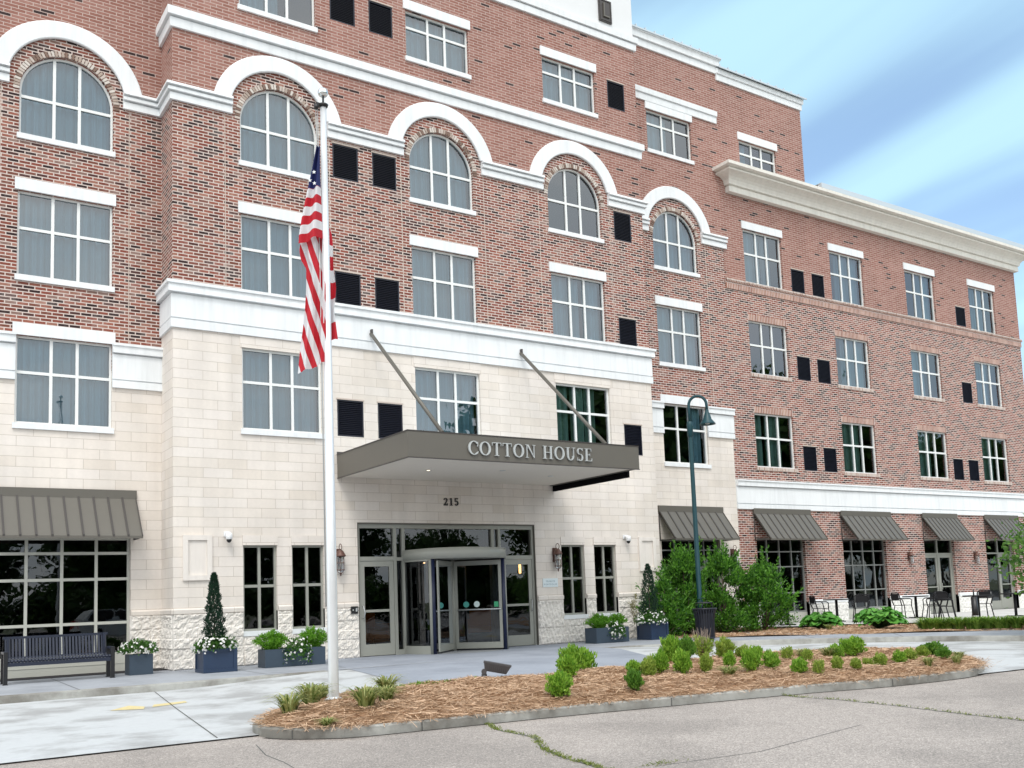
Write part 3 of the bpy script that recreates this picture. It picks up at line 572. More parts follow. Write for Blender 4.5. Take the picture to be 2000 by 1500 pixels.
# --- entrance portal: frame, two swing doors, revolving door
x0, x1, z1 = 4.27, 9.34, 3.13; f = MB(); y0, y1 = .06, .2
f.box(x0, x1, y0, y1, z1-.1, z1); f.box(x0, x0+.06, y0, y1, .0, z1-.1); f.box(x1-.06, x1, y0, y1, 0, z1-.1)
for a, b in ((5.22, 5.3), (5.45, 5.53), (8.03, 8.11), (8.24, 8.31)): f.box(a, b, y0, y1, 0, z1-.1)
for a, b in ((x0+.06, 5.22), (8.31, x1-.06)): f.box(a, b, y0+.005, y1, 2.25, 2.35)
for a, b in ((5.3, 5.45), (8.11, 8.24)): f.box(a, b, y0+.005, y1, 2.25, 2.33); f.box(a, b, y0+.005, y1, 0, .12)
port = f.build('entrance_portal', FRAMEB, hotel)
p = MB()
for a, b, c, d in ((x0+.06, 5.22, 2.35, z1-.1), (5.53, 8.03, 2.3, z1-.1), (8.31, x1-.06, 2.35, z1-.1), (5.3, 5.45, .12, 2.25), (5.3, 5.45, 2.33, z1-.1), (8.11, 8.24, .12, 2.25), (8.11, 8.24, 2.33, z1-.1)): p.face([(a, .13, c), (b, .13, c), (b, .13, d), (a, .13, d)])
p.build('transom_pane', DGLASS, port)
mb = MB(); mb.box(4.255, 4.27, .0, .13, 0, 3.15); mb.box(9.34, 9.355, 0, .13, 0, 3.15); mb.box(4.255, 9.355, .005, .13, 3.13, 3.155); mb.build('portal_liner', BRONZE, port)
d1 = glass_door(hotel, 4.335, 5.215, .015, 2.245, .08, pull=-1); d2 = glass_door(hotel, 8.315, 9.275, .015, 2.245, .08, pull=1)
RX, RY, RR = 6.81, .0, 1.3
def arcpts(a0, a1, r, n=16): return [(RX+r*math.cos(R(a0+(a1-a0)*k/n)), RY+r*math.sin(R(a0+(a1-a0)*k/n))) for k in range(n+1)]
NAVYP = mat('navy_post_paint', (.008, .014, .05), .4)
rev = empty('revolving_door', (0, 0, 0)); rev.parent = hotel
mb = MB(); mb.lathe([(RR+.02, 2.24), (RR+.05, 2.24), (RR+.05, 2.49), (RR-.35, 2.52)], 48, (RX, RY, 0), a0=R(176), a1=R(364)); mb.lathe([(0.02, 2.245), (RR+.02, 2.245)], 48, (RX, RY, 0)); mb.build('drum_canopy', FRAMEB, rev)
for a0, a1 in ((176, 216), (319, 364)):
    P = arcpts(a0, a1, RR); g = MB(); g2 = MB()
    for q, r in zip(P, P[1:]):
        g.face([(*q, .2), (*r, .2), (*r, 2.2), (*q, 2.2)])
        for z0, z1 in ((.0, .2), (2.2, 2.24)):
            for k in (.03, -.03):
                A = [(RX+(v[0]-RX)*(1+k/RR), RY+(v[1]-RY)*(1+k/RR)) for v in (q, r)]; g2.face([(*A[0], z0), (*A[1], z0), (*A[1], z1), (*A[0], z1)])
            A = [(RX+(v[0]-RX)*(1+k/RR), RY+(v[1]-RY)*(1+k/RR)) for v in (q, r) for k in (.03, -.03)]; g2.face([(*A[0], z1 if z0 == 0 else z0), (*A[2], z1 if z0 == 0 else z0), (*A[3], z1 if z0 == 0 else z0), (*A[1], z1 if z0 == 0 else z0)])
    for v in (P[0], P[-1]): g2.tube([(*v, 0), (*v, 2.24)], .045, 8)
    wl = g2.build('drum_wall', FRAMEB, rev); g.build('curved_pane', DGLASS, wl)
for a in (218, 317):
    v = arcpts(a, a, RR-.03, 1)[0]; mb = MB(); mb.tube([(*v, 0), (*v, 2.24)], .055, 8); mb.build('corner_post', NAVYP, rev)
mb = MB(); mb.tube([(RX, RY, 0), (RX, RY, 2.24)], .05, 10); mb.build('shaft', FRAMEB, rev)
TEAL = mat('teal_sticker', (.05, .3, .25), .5); PALE = mat('pale_sticker', (.6, .72, .7), .5)
for k, a in enumerate((314, 223, 44, 133)):
    Mx = Matrix.Translation((RX, RY, 0)) @ Matrix.Rotation(R(a), 4, 'Z'); f = MB(); L = RR-.06; t = .07
    for b in ((.05, .05+t, .05, 2.2), (L-t, L, .05, 2.2), (.05+t, L-t, 2.09, 2.2), (.05+t, L-t, .05, .2)): f.box(b[0], b[1], -.02, .02, b[2], b[3], M=Mx)
    o = f.build('door_wing', FRAMEB, rev)
    p = MB(); p.face([tuple(Mx @ Vector(v)) for v in ((.12, 0, .2), (L-t, 0, .2), (L-t, 0, 2.09), (.12, 0, 2.09))]); p.build('wing_pane', DGLASS, o)
    b = MB(); b.tube([tuple(Mx @ Vector((.1, -.05, 1.0))), tuple(Mx @ Vector((L-.02, -.05, 1.0)))], .017); b.build('push_bar', LETTER, o)
    if k == 0:
        for xx, mm, nm in ((.33, TEAL, 'sticker'), (.6, PALE, 'sticker')):
            s = MB(); s.face([tuple(Mx @ Vector((xx+.075*math.cos(q*math.pi/10), -.006, 1.13+.075*math.sin(q*math.pi/10)))) for q in range(20)]); s.build(nm, mm, o)
        s = MB(); s.face([tuple(Mx @ Vector(v)) for v in ((L-.2, -.006, 1.05), (L-.09, -.006, 1.05), (L-.09, -.006, 1.18), (L-.2, -.006, 1.18))]); s.build('sticker', mat('green_sticker', (.04, .35, .16), .5), o)
mb = MB(); mb.lathe([(0, .006), (RR-.05, .006)], 40, (RX, RY, 0)); mb.build('entrance_mat', mat('grey_entrance_mat', (.3, .31, .32), .95, noise=.3, nscale=60), rev)
ORG = mat('orange_upholstery', (.65, .22, .02), .7)
for x, y, rz, lb in ((6.2, 3.3, 20, 'orange lobby armchair seen through the left entrance door'), (9.6, 3.2, -30, 'orange lobby armchair seen through the glass right of the revolving door')):
    o = empty('lobby_armchair', (x, y, .02), R(rz), lb, 'armchair', 'orange armchairs in the lobby')
    b = MB(); b.box(-.35, .35, -.3, .3, .28, .45); b.build('seat', ORG, o); b = MB(); b.box(-.35, .35, .3, .42, .28, .95); b.build('backrest', ORG, o)
    for s_ in (-1, 1): b = MB(); b.box(s_*.41-.06, s_*.41+.06, -.3, .42, .25, .66); b.build('armrest', ORG, o)
    for sx_ in (-.38, .38):
        for sy_ in (-.25, .36): b = MB(); b.tube([(sx_, sy_, .25), (sx_, sy_, 0)], .02, 6); b.build('leg', BLACK, o)
for x, y, z, lb in ((7.27, 2.3, 2.24, 'small glowing globe lamp seen through the revolving door, left of its pair'), (7.37, 2.4, 2.22, 'small glowing globe lamp seen through the revolving door, right of its pair')):
    b = MB(); b.lathe([(.05*math.sin(math.pi*k/8), -.05*math.cos(math.pi*k/8)) for k in range(9)], 12); o = b.build('globe_lamp', emit_mat('globe_glow', (1, .6, .25), 14), None, (x, y, z)); b = MB(); b.tube([(0, 0, .05), (0, 0, 1.9)], .006, 5); b.build('cord', BLACK, o); tag(o, lb, 'lamp', 'globe lamps in the lobby')
# warm pendant inside the lobby
mb = MB(); mb.tube([(10.47, 2.4, 1.95), (10.47, 2.4, 2.35)], .035); o = mb.build('pendant_lamp', emit_mat('warm_glow', (1, .55, .15), 5)); o2 = MB(); o2.tube([(10.47, 2.4, 2.35), (10.47, 2.4, 4.3)], .006, 5); o2.build('cord', BLACK, o)
tag(o, 'slim glowing amber pendant lamp seen through the right entrance door', 'lamp')
# ================================================================ CANOPY, AWNINGS, WALL FITTINGS
can = empty('entrance_canopy', (6.87, 0, 4.2), 0, 'flat bronze entrance canopy on two tie rods carrying COTTON HOUSE letters', 'canopy')
cx0, cx1, cyf, cz0, cz1 = -3.1, 3.1, -3.585, 0.0, .535
mb = MB(); t = .06
mb.box(cx0, cx1, cyf, cyf+t, cz0, cz1); mb.box(cx0, cx0+t, cyf+t, -.01, cz0, cz1); mb.box(cx1-t, cx1, cyf+t, -.01, cz0, cz1); fas = mb.build('fascia', BRONZE, can)
mb = MB(); mb.box(cx0-.012, cx1+.012, cyf-.012, cyf+.1, cz1+.001, cz1+.022); mb.box(cx0-.012, cx0+.1, cyf+.1, -.01, cz1+.001, cz1+.022); mb.box(cx1-.1, cx1+.012, cyf+.1, -.01, cz1+.001, cz1+.022); mb.box(cx0-.01, cx1+.01, cyf-.01, cyf+.03, -.018, -.001); mb.box(cx0-.01, cx0+.03, cyf+.03, -.01, -.018, -.001); mb.build('metal_edge', BRONZED, can)
mb = MB(); mb.box(cx0+t, cx1-t-.0, cyf+t, -.01, .02, .06); mb.build('soffit', SOFF, can)
mb = MB(); mb.box(cx0+.1, cx1-.1, cyf+.1, -.01, .46, .5); mb.build('canopy_roof', ROOFM, can)
mb = MB(); mb.box(cx1+.03, cx1+.1, -3.1, -.015, -.14, .03); mb.box(cx1, cx1+.03, -3.1, -.015, .0, .03); mb.build('gutter', mat('flat_black_paint', (.004, .004, .005), .8, spec=.1), can)
mb = MB(); mb.box(cx0+.0, cx0+.6, -.012, -.002, .33, .62); mb.build('wall_flashing', BRONZED, can)
for x in (-2.17, 2.23):
    mb = MB(); mb.tube([(x, -.06, 3.56), (x-.07, -3.52, .55)], .045, 10); o = mb.build('tie_rod', BRONZE, can)
    mb = MB(); mb.box(x-.09, x+.09, -.03, -.002, 3.44, 3.7); mb.box(x-.02, x+.02, -.13, -.03, 3.5, 3.66); mb.build('wall_bracket', BRONZED, o)
GLOW = emit_mat('warm_downlight', (1, .86, .62), 2.0)
for x, y in ((-1.6, -1.7), (.1, -2.2), (1.85, -1.7)):
    mb = MB(); mb.lathe([(0, .016), (.04, .016)], 16, (x, y, 0)); mb.lathe([(.04, .016), (.075, .012), (.075, .02)], 16, (x, y, 0), mi=1); mb.build('downlight', [GLOW if x < 0 else LETTER, LETTER], can)
# serif letters: lists of polygons in a unit box of height 1
def ell(cx, cy, a, b, ia, ib, t0=0, t1=360, n=28):
    out = []
    for k in range(n):
        A, B = R(t0+(t1-t0)*k/n), R(t0+(t1-t0)*(k+1)/n)
        out.append([(cx+ia*math.cos(A), cy+ib*math.sin(A)), (cx+a*math.cos(A), cy+b*math.sin(A)), (cx+a*math.cos(B), cy+b*math.sin(B)), (cx+ia*math.cos(B), cy+ib*math.sin(B))])
    return out
def q(x0, x1, y0, y1): return [(x0, y0), (x1, y0), (x1, y1), (x0, y1)]
LT = {
 'C': (.72, ell(.42, .5, .42, .52, .27, .46, 42, 318)+[[(.68, .62), (.73, .62), (.73, .95), (.70, .95)], [(.66, .2), (.73, .26), (.75, .22), (.68, .12)]]),
 'O': (.86, ell(.43, .5, .43, .52, .28, .46)),
 'T': (.70, [q(.28, .42, 0.04, .95), q(0, .7, .95, 1), q(.18, .52, 0, .04), [(0, .95), (.04, .95), (.02, .76), (0, .76)], [(.66, .95), (.7, .95), (.7, .76), (.68, .76)]]),
 'N': (.82, [q(.1, .15, .04, .97), q(.67, .72, .03, .96), [(.1, 1), (.26, 1), (.72, .0), (.68, 0)], q(0, .24, 0, .04), q(.58, .82, .96, 1), q(0, .1, .96, 1)]),
 'H': (.84, [q(.1, .24, .04, .96), q(.6, .74, .04, .96), q(.24, .6, .48, .53), q(0, .34, 0, .04), q(.5, .84, 0, .04), q(0, .34, .96, 1), q(.5, .84, .96, 1)]),
 'U': (.82, [q(.1, .24, .34, .96), q(.64, .69, .34, .96), q(0, .34, .96, 1), q(.52, .82, .96, 1)]+ell(.395, .34, .295, .36, .155, .31, 180, 360, 14)),
 'S': (.56, ell(.27, .74, .24, .27, .13, .215, 30, 262, 16)+ell(.28, .26, .25, .28, .13, .225, -142, 90, 16)+[[(.47, .8), (.5, .8), (.5, 1.0), (.48, 1.0)], [(.03, .0), (.06, 0), (.06, .24), (.03, .24)]]),
 'E': (.66, [q(.1, .24, .04, .96), q(0, .58, .96, 1), q(0, .62, 0, .04), q(.24, .46, .48, .53), [(.53, .96), (.58, .96), (.58, .78), (.56, .78)], [(.57, .04), (.62, .04), (.65, .24), (.63, .24)], q(.43, .46, .4, .61)]),
 '2': (.62, ell(.29, .72, .29, .28, .13, .2, -35, 175, 14)+[[(.0, .0), (.2, .12), (.53, .58), (.42, .66)], q(.0, .6, 0, .16), [(.5, .16), (.6, .16), (.62, .3), (.56, .3)]]),
 '1': (.4, [q(.12, .3, .06, 1), q(.0, .42, 0, .07), [(0, .82), (.12, .86), (.12, 1), (0, .9)]]),
 '5': (.6, ell(.28, .33, .31, .33, .14, .22, -150, 125, 16)+[q(.06, .54, .86, 1), [(.06, .86), (.16, .86), (.14, .55), (.05, .5)]]),
}
def letter(name, ch, x, y, z, h, m, parent, depth=.035, sx=1.0):
    w, polys = LT[ch]; mb = MB()
    for k, P in enumerate(polys):
        a = sum(P[i][0]*P[(i+1) % len(P)][1]-P[(i+1) % len(P)][0]*P[i][1] for i in range(len(P)))
        if a < 0: P = P[::-1]
        F = [(x+px*h*sx, y-depth-k*.0001, z+pz*h) for px, pz in P]; B = [(p[0], y, p[2]) for p in F]
        mb.face(F)
        for i in range(len(F)): j = (i+1) % len(F); mb.face([F[i], B[i], B[j], F[j]])
    mb.build(name, m, parent); return w*h*sx
LW = .29*1.13; wsum = sum(LT[c][0] for c in 'COTTONHOUSE')*LW; gap = (3.37-.2-wsum)/10; x = -1.68
for ch in 'COTTON HOUSE':
    if ch == ' ': x += .2-gap; continue
    x += letter('letter', ch, x, cyf-.012, .11, .29, LETTER, fas, sx=1.13)+gap
x = 6.61
num = empty('house_number', (0, 0, 0), 0, 'black raised house number 215 on the stone wall above the entrance', 'house number')
for ch in '215': x += letter('numeral', ch, x, -.004, 3.61, .19, BLACK, num, depth=.025)+.06
def awning(xa, xb, pl, nseam, label):
    yb = pl-.70; zt, zm, zb = 3.87, 3.7, 2.83
    o = empty('window_awning', ((xa+xb)/2, pl, zb), 0, label, 'awning', 'bronze standing-seam awnings along the ground floor'); w = (xb-xa)/2; D = .7; zt -= zb; zm -= zb
    mb = MB(); mb.face([(-w, -.06, zm), (-w, -D, 0), (w, -D, 0), (w, -.06, zm)][::-1]); mb.face([(-w, -.06, zm-.03), (-w, -D+.02, -.03), (w, -D+.02, -.03), (w, -.06, zm-.03)]); mb.box(-w, w, -D-.012, -D+.01, -.045, .01)
    for k in range(nseam+1):
        xx = -w+2*w*k/nseam; a = max(-w, xx-.02); b = min(w, xx+.02)
        mb.face([(a, -.06, zm+.035), (b, -.06, zm+.035), (b, -D, .035), (a, -D, .035)], 1); mb.face([(a, -.06, zm), (a, -.06, zm+.035), (a, -D, .035), (a, -D, 0)]); mb.face([(b, -.06, zm), (b, -D, 0), (b, -D, .035), (b, -.06, zm+.035)], 1); mb.face([(a, -D-.013, -.01), (b, -D-.013, -.01), (b, -D-.013, .035), (a, -D-.013, .035)], 1)  # darker bronze on the ribs puts the seam shadow lines into their colour
    mb.build('metal_roof', [BRONZE, BRONZED], o)
    mb = MB(); mb.box(-w-.01, w+.01, -.075, -.002, zm-.02, zt); mb.build('top_flashing', BRONZE, o)
    for sg in (-1, 1):
        mb = MB(); xx = sg*(w-.03); mb.tube([(xx, -.02, zm-.05), (xx, -D+.03, -.02)], .018, 6); mb.tube([(xx, -.02, -.02), (xx, -D+.03, -.02)], .018, 6); mb.tube([(xx, -.015, -.03), (xx, -.015, zm-.04)], .018, 6); mb.build('awning_bracket', BRONZED, o)
awning(-3.47, -.55, Y1, 10, 'wide bronze standing-seam awning over the shopfront behind the bench')
awning(14.62, 17.33, Y1, 8, 'bronze awning on the stone wall above the large green bushes and lamp post')
awning(18.75, 21.52, Y1, 9, 'bronze awning on the brick wall directly right of the bushes')
awning(23.14, 25.95, Y1, 9, 'bronze awning over the brick wing window with hostas in front')
awning(27.9, 30.14, Y1, 9, 'narrower bronze awning above the grey double patio door')
awning(32.05, 34.48, Y1, 9, 'rightmost bronze awning, over the door behind the tree branch')
# wall lanterns
def make_lantern():
    o = empty('wall_lantern'); b = MB(); b.box(-.07, .07, -.025, -.001, .22, .6); b.tube([(0, -.02, .5), (0, -.09, .58), (0, -.16, .52)], .012, 6); b.build('back_plate', COPPER, o)
    b = MB(); b.tube([(0, -.14+.0, .56), (0, -.14-.07, .585), (0, -.14-.085, .64), (0, -.14-.05, .695), (0, -.14+.0, .71), (0, -.14+.05, .69), (0, -.14+.07, .63), (0, -.14+.05, .58)], .009, 6); b.build('ring', COPPER, o)
    b = MB(); b.lathe([(.0, .575), (.03, .57), (.07, .54), (.11, .47), (.125, .435), (.125, .42), (.09, .42)], 16, (0, -.14, 0)); b.build('hood', COPPER, o)
    b = MB(); b.lathe([(.088, .42), (.088, .1), (.06, .05), (.0, .05)], 16, (0, -.14, 0)); b.build('glass', glass_mat('lantern_glass', (.8, .8, .78), .1), o)
    b = MB()
    for k in range(6):
        a = math.pi*k/3; b.tube([(.093*math.cos(a), -.14+.093*math.sin(a), .42), (.093*math.cos(a), -.14+.093*math.sin(a), .1), (.05*math.cos(a), -.14+.05*math.sin(a), .04)], .006, 5)
    for z in (.1, .26, .41): b.lathe([(.088, z), (.099, z), (.099, z+.015), (.088, z+.015)], 16, (0, -.14, 0))
    b.lathe([(.05, .05), (.02, .02), (.012, -.03), (0, -.04)], 10, (0, -.14, 0)); b.build('cage', COPPER, o)
    b = MB(); b.tube([(0, -.14, .1), (0, -.14, .3)], .022, 8); b.build('candle', LETTER, o)
    return o
lan = None
for k, (x, y, z, s, lb) in enumerate(((3.75, 0, 1.93, 1, 'copper wall lantern left of the entrance, half behind the flagpole'), (9.98, 0, 1.94, 1, 'copper wall lantern between the right entrance door and the narrow windows'), (17.68, Y1, 1.98, .95, 'copper wall lantern on the stone pier above the big bushes'), (26.92, Y1, 1.93, .8, 'copper wall lantern on the brick pier left of the grey double door'), (31.2, Y1, 1.9, .8, 'copper wall lantern on the brick pier right of the grey double door'))):
    lan2 = make_lantern() if lan is None else copy_tree(lan); lan = lan or lan2; lan2.location = (x, y-.002, z); lan2.scale = (s, s, s); tag(lan2, lb, 'lantern', 'copper lanterns on the facade')
WHITEP = mat('white_plastic', (.78, .79, .8), .35)
def seccam(x, y, z, lb):
    o = empty('security_camera', (x, y, z), 0, lb, 'camera', 'white dome cameras on the stone wall'); b = MB(); b.box(-.07, .07, -.03, -.001, -.05, .06); b.tube([(0, -.02, .0), (.0, -.14, .0)], .045, 10); b.build('mount', WHITEP, o)
    b = MB(); b.lathe([(0, .03), (.06, .02), (.075, -.03), (.07, -.1), (.06, -.12)], 16, (0, -.16, 0)); b.build('housing', WHITEP, o)
    b = MB(); b.lathe([(.058, -.12), (.05, -.16), (.03, -.185), (0, -.195)], 14, (0, -.16, 0)); b.build('lens_dome', BLACK, o)
seccam(1.15, 0, 2.86, 'white dome security camera beside the left blank stone panel'); seccam(12.45, 0, 2.84, 'white dome security camera beside the right blank stone panel')
pq = MB(); pq.box(9.55, 10.04, -.02, -.002, 1.5, 1.73); sgn = pq.build('plaque', mat('pale_blue_sign', (.72, .8, .83), .4)); tag(sgn, 'small pale blue wall plaque reading TRIBUTE PORTFOLIO right of the entrance', 'sign')
def text_mesh(name, s, size, loc, m, parent):
    cu = bpy.data.curves.new(name, 'FONT'); cu.body = s; cu.size = size; cu.align_x = 'CENTER'; cu.extrude = .001; cu.space_character = 1.35
    t = bpy.data.objects.new(name+'_tmp', cu); COL.objects.link(t); dg = bpy.context.evaluated_depsgraph_get(); me = bpy.data.meshes.new_from_object(t.evaluated_get(dg)); bpy.data.objects.remove(t); me.materials.clear(); me.materials.append(m)
    o = link(name, me, parent, loc); o.rotation_euler = (R(90), 0, 0); return o
TXT = mat('grey_blue_lettering', (.16, .28, .33), .5)
text_mesh('lettering', 'TRIBUTE', .062, (9.795, -.022, 1.63), TXT, sgn); text_mesh('lettering', 'PORTFOLIO', .062, (9.795, -.022, 1.55), TXT, sgn)
b = MB(); b.box(4.03, 4.2, -.07, -.002, 1.02, 1.19); bx_ = b.build('access_box', BLACK); tag(bx_, 'small black door access box on the stone wall beside the left door', 'access panel'); b = MB(); b.box(4.14, 4.18, -.078, -.0705, 1.07, 1.15); b.box(4.06, 4.09, -.075, -.0705, 1.09, 1.12); b.build('keypad', LETTER, bx_)
# ================================================================ GROUND
def concrete(name, c, stain, sc=.5, jit=.12, speck=0, spc=(1, 1, 1), bump=.25, stain_fac=.5, lo=.42, hi=.68):
    m = bpy.data.materials.new(name); m.use_nodes = True; t = m.node_tree; b = t.nodes['Principled BSDF']; b.inputs['Roughness'].default_value = .85; b.inputs['Specular IOR Level'].default_value = .25
    co = N(t, 'ShaderNodeTexCoord').outputs['Object']
    def noise(s, d=5, r=.6):
        n = N(t, 'ShaderNodeTexNoise'); n.inputs['Scale'].default_value = s; n.inputs['Detail'].default_value = d; n.inputs['Roughness'].default_value = r; t.links.new(co, n.inputs['Vector']); return n.outputs['Fac']
    n1 = noise(sc, 7, .62); f = ramp(t, n1, [(lo, (0, 0, 0)), (hi, (1, 1, 1))])
    mx = N(t, 'ShaderNodeMix', data_type='RGBA'); t.links.new(M(t, 'MULTIPLY', f, stain_fac*2), mx.inputs[0]); mx.inputs[6].default_value = (*c, 1); mx.inputs[7].default_value = (*stain, 1)
    v = M(t, 'MULTIPLY', M(t, 'MULTIPLY_ADD', noise(9, 5), jit*2, 1-jit), M(t, 'MULTIPLY_ADD', noise(90, 3), jit*1.6, 1-jit*.8))
    s = N(t, 'ShaderNodeVectorMath', operation='SCALE'); t.links.new(mx.outputs[2], s.inputs[0]); t.links.new(v, s.inputs['Scale']); res = s.outputs[0]
    if speck:
        vo = N(t, 'ShaderNodeTexVoronoi'); vo.inputs['Scale'].default_value = 95; t.links.new(co, vo.inputs['Vector'])
        g = N(t, 'ShaderNodeSeparateColor'); t.links.new(vo.outputs['Color'], g.inputs[0])
        k = ramp(t, g.outputs[0], [(0, (.45, .43, .42)), (.3, (.85, .82, .8)), (.6, (1.02, .98, .95)), (.82, (1.25, 1.2, 1.16)), (.94, (1.8, 1.75, 1.7))], 'CONSTANT')
        mm = N(t, 'ShaderNodeVectorMath', operation='MULTIPLY'); t.links.new(res, mm.inputs[0]); t.links.new(k, mm.inputs[1]); mk = N(t, 'ShaderNodeMix', data_type='RGBA'); mk.inputs[0].default_value = speck; t.links.new(res, mk.inputs[6]); t.links.new(mm.outputs[0], mk.inputs[7]); res = mk.outputs[2]
    t.links.new(res, b.inputs['Base Color'])
    if bump:
        bp = N(t, 'ShaderNodeBump'); bp.inputs['Strength'].default_value = bump; bp.inputs['Distance'].default_value = .006; t.links.new(noise(70, 4), bp.inputs['Height']); t.links.new(bp.outputs[0], b.inputs['Normal'])
    return m
DRIVE = concrete('driveway_concrete', (.50, .515, .525), (.31, .31, .31), 1.0, .1, stain_fac=.42, lo=.47, hi=.62)
WALK = concrete('sidewalk_concrete', (.345, .365, .4), (.24, .255, .285), .9, .1, stain_fac=.4)
PAVE = concrete('blue_grey_paving', (.31, .335, .385), (.225, .245, .285), .7, .1, stain_fac=.4)
PATIO = concrete('patio_concrete', (.62, .61, .59), (.5, .5, .48), .6, .08)
KERB = concrete('kerb_concrete', (.42, .42, .395), (.2, .19, .17), .8, .16, stain_fac=.5, lo=.42, hi=.6)
ROAD = concrete('aggregate_road', (.40, .365, .34), (.285, .262, .245), .45, .11, speck=.6, bump=.5, stain_fac=.36, lo=.44, hi=.6)
def st(o): return tag(o, kind='structure')
mb = MB(); mb.face([(-600, -600, -.4), (900, -600, -.4), (900, 600, -.4), (-600, 600, -.4)]); st(mb.build('ground', concrete('bare_ground', (.2, .21, .13), (.13, .15, .07), .1)))
mb = MB(); mb.face([(-90, -70, -.135), (120, -70, -.135), (120, -7.5, -.135), (-90, -7.5, -.135)]); st(mb.build('road', ROAD))
def smooth(a, b, x): t_ = min(1, max(0, (x-a)/(b-a))); return t_*t_*(3-2*t_)
def zd(x, y): return -.118+.108*smooth(-1.2, 2.2, x)*(1-smooth(9.2, 12.5, x))*smooth(-9.5, -6.5, y)
def edge(x): return -10.5 if x < -1.8 else (-10.5-2.1*min(1, (x+1.8)/10.3) if x < 8.5 else -12.6-.05*(x-8.5))
xs = [-40, -20, -10]+[-6+.6*k for k in range(34)]+[15, 17, 20]; V = []; F = []
for x in xs:
    for k in range(17):
        y = edge(x)+(-2.6-edge(x))*k/16; V.append((x, y, zd(x, y)))
for i in range(len(xs)-1):
    for k in range(16): a = i*17+k; F.append((a, a+17, a+18, a+1))
st(link('driveway', mesh_np('driveway', V, F, DRIVE)))
FRONT = [(-40, -3.55), (-.2, -3.55), (2.0, -3.42), (9.2, -2.92), (9.94, -2.95), (10.9, -3.2), (12.0, -3.7), (13.08, -4.44), (13.95, -5.25), (14.72, -6.2), (15.4, -7.2), (15.87, -8.2), (16.2, -9.5), (16.4, -12), (16.5, -26)]
mb = MB(); mb.face([(p[0], p[1], 0) for p in FRONT]+[(60, -26, 0), (60, .97, 0), (-40, .97, 0)]); st(mb.build('sidewalk', WALK))
mb = MB(); KP = [(-.16, .004), (-.01, .004), (.012, -.012), (.02, -.2)]
mb.sweep(KP, FRONT[:3], caps=False); mb.sweep(KP, FRONT[3:], caps=False); st(mb.build('kerb', KERB))
mb = MB(); mb.sweep([(.025, 0), (.42, 0)], [(-40, -3.55), (-.2, -3.55)], caps=False)
V = []; F = []; ny = 30
for k in range(ny+1):
    y = -.0-8.15*k/ny
    xl = 2.75 if y > -2 else 2.75-1.2*(-2-y)/6.0; xr = 9.34 if y > -1.2 else (9.34-.15*(-1.2-y)/2.3 if y > -3.5 else 9.19-2.3*(-3.5-y)/4.2)
    for i in range(9):
        x = xl+(xr-xl)*i/8; z = .0045 if y > -3.0 else max(zd(x, y)+.0045, .0045-(.0+(-3.0-y)*.03)); V.append((x, y, z))
for k in range(ny):
    for i in range(8): a = k*9+i; F.append((a+9, a+10, a+1, a))
st(link('entrance_paving', mesh_np('entrance_paving', V, F, PAVE)))
JNT = mat('dark_joint', (.1, .1, .095), .9); YEL = mat('faded_yellow_paint', (.62, .52, .27), .8, noise=.3, nscale=14)
def strip(mb, P, w, zf, dz=.005):
    for (a, b) in zip(P, P[1:]):
        n = max(1, int(math.hypot(b[0]-a[0], b[1]-a[1])/.5)); d = unit((b[0]-a[0], b[1]-a[1], 0)); s = Vector((-d.y, d.x, 0))*w/2
        for k in range(n):
            p = [a[0]+(b[0]-a[0])*k/n, a[1]+(b[1]-a[1])*k/n]; r = [a[0]+(b[0]-a[0])*(k+1)/n, a[1]+(b[1]-a[1])*(k+1)/n]
            mb.face([(p[0]-s.x, p[1]-s.y, zf(*p)+dz), (r[0]-s.x, r[1]-s.y, zf(*r)+dz), (r[0]+s.x, r[1]+s.y, zf(*r)+dz), (p[0]+s.x, p[1]+s.y, zf(*p)+dz)])
mb = MB(); flat = lambda x, y: 0.0
for P in ([(-1.23, -3.6), (-1.7, -6.8), (-2.2, -10.4)], [(-7, -3.6), (-7, -10.4)], [(11.2, -3.6), (11.6, -7), (12.4, -12.5)], [(12.2, -9.7), (16, -10.4)], [(-40, -4.1), (1.2, -4.05)]): strip(mb, P, .014, zd)
for P in ([(-2.4, -3.5), (-2.3, .3)], [(.9, -3.5), (1.0, -.1)], [(-5.6, -3.5), (-5.5, .9)], [(11.4, -3.3), (10.9, -.1)], [(14.0, -5.1), (14.9, -4.0)], [(15.2, -6.7), (16.4, -5.6)]): strip(mb, P, .012, flat, .006)
st(mb.build('pavement_joints', JNT))
mb = MB()
for P in ([(-2.48, -6.29), (-2.07, -6.5), (-1.97, -6.14), (-2.12, -5.78)], [(-1.91, -6.31), (-1.65, -6.23), (-1.35, -6.08), (-1.31, -5.82), (-1.8, -5.95)]): mb.face([(x, y, zd(x, y)+.005) for x, y in P])
st(mb.build('yellow_road_marking', YEL))
# island with kerb and pine straw
ISL = [(-1.62, -9.9), (-1.78, -10.4), (-1.66, -10.9), (-1.3, -11.25), (-.9, -11.42), (.39, -11.56), (1.6, -11.7), (3.4, -11.98), (5.0, -12.25), (6.4, -12.58), (7.9, -12.66), (8.8, -12.45), (9.6, -11.95), (10.5, -11.1), (11.0, -10.3), (10.9, -9.5), (9.9, -8.4), (8.3, -7.75), (5.5, -8.05), (3.8, -8.2), (2.5, -8.0), (1.4, -7.9), (.4, -8.15), (-.5, -8.6), (-1.2, -9.25)]
def catmull(P, n=5):
    o = []; m = len(P)
    for i in range(m):
        a, b, c, d = (np.array(P[(i+k) % m]) for k in (-1, 0, 1, 2))
        for t in np.arange(n)/n: o.append(tuple(.5*((2*b)+(-a+c)*t+(2*a-5*b+4*c-d)*t*t+(-a+3*b-3*c+d)*t**3)))
    return o
IS = catmull(ISL, 4); mb = MB()
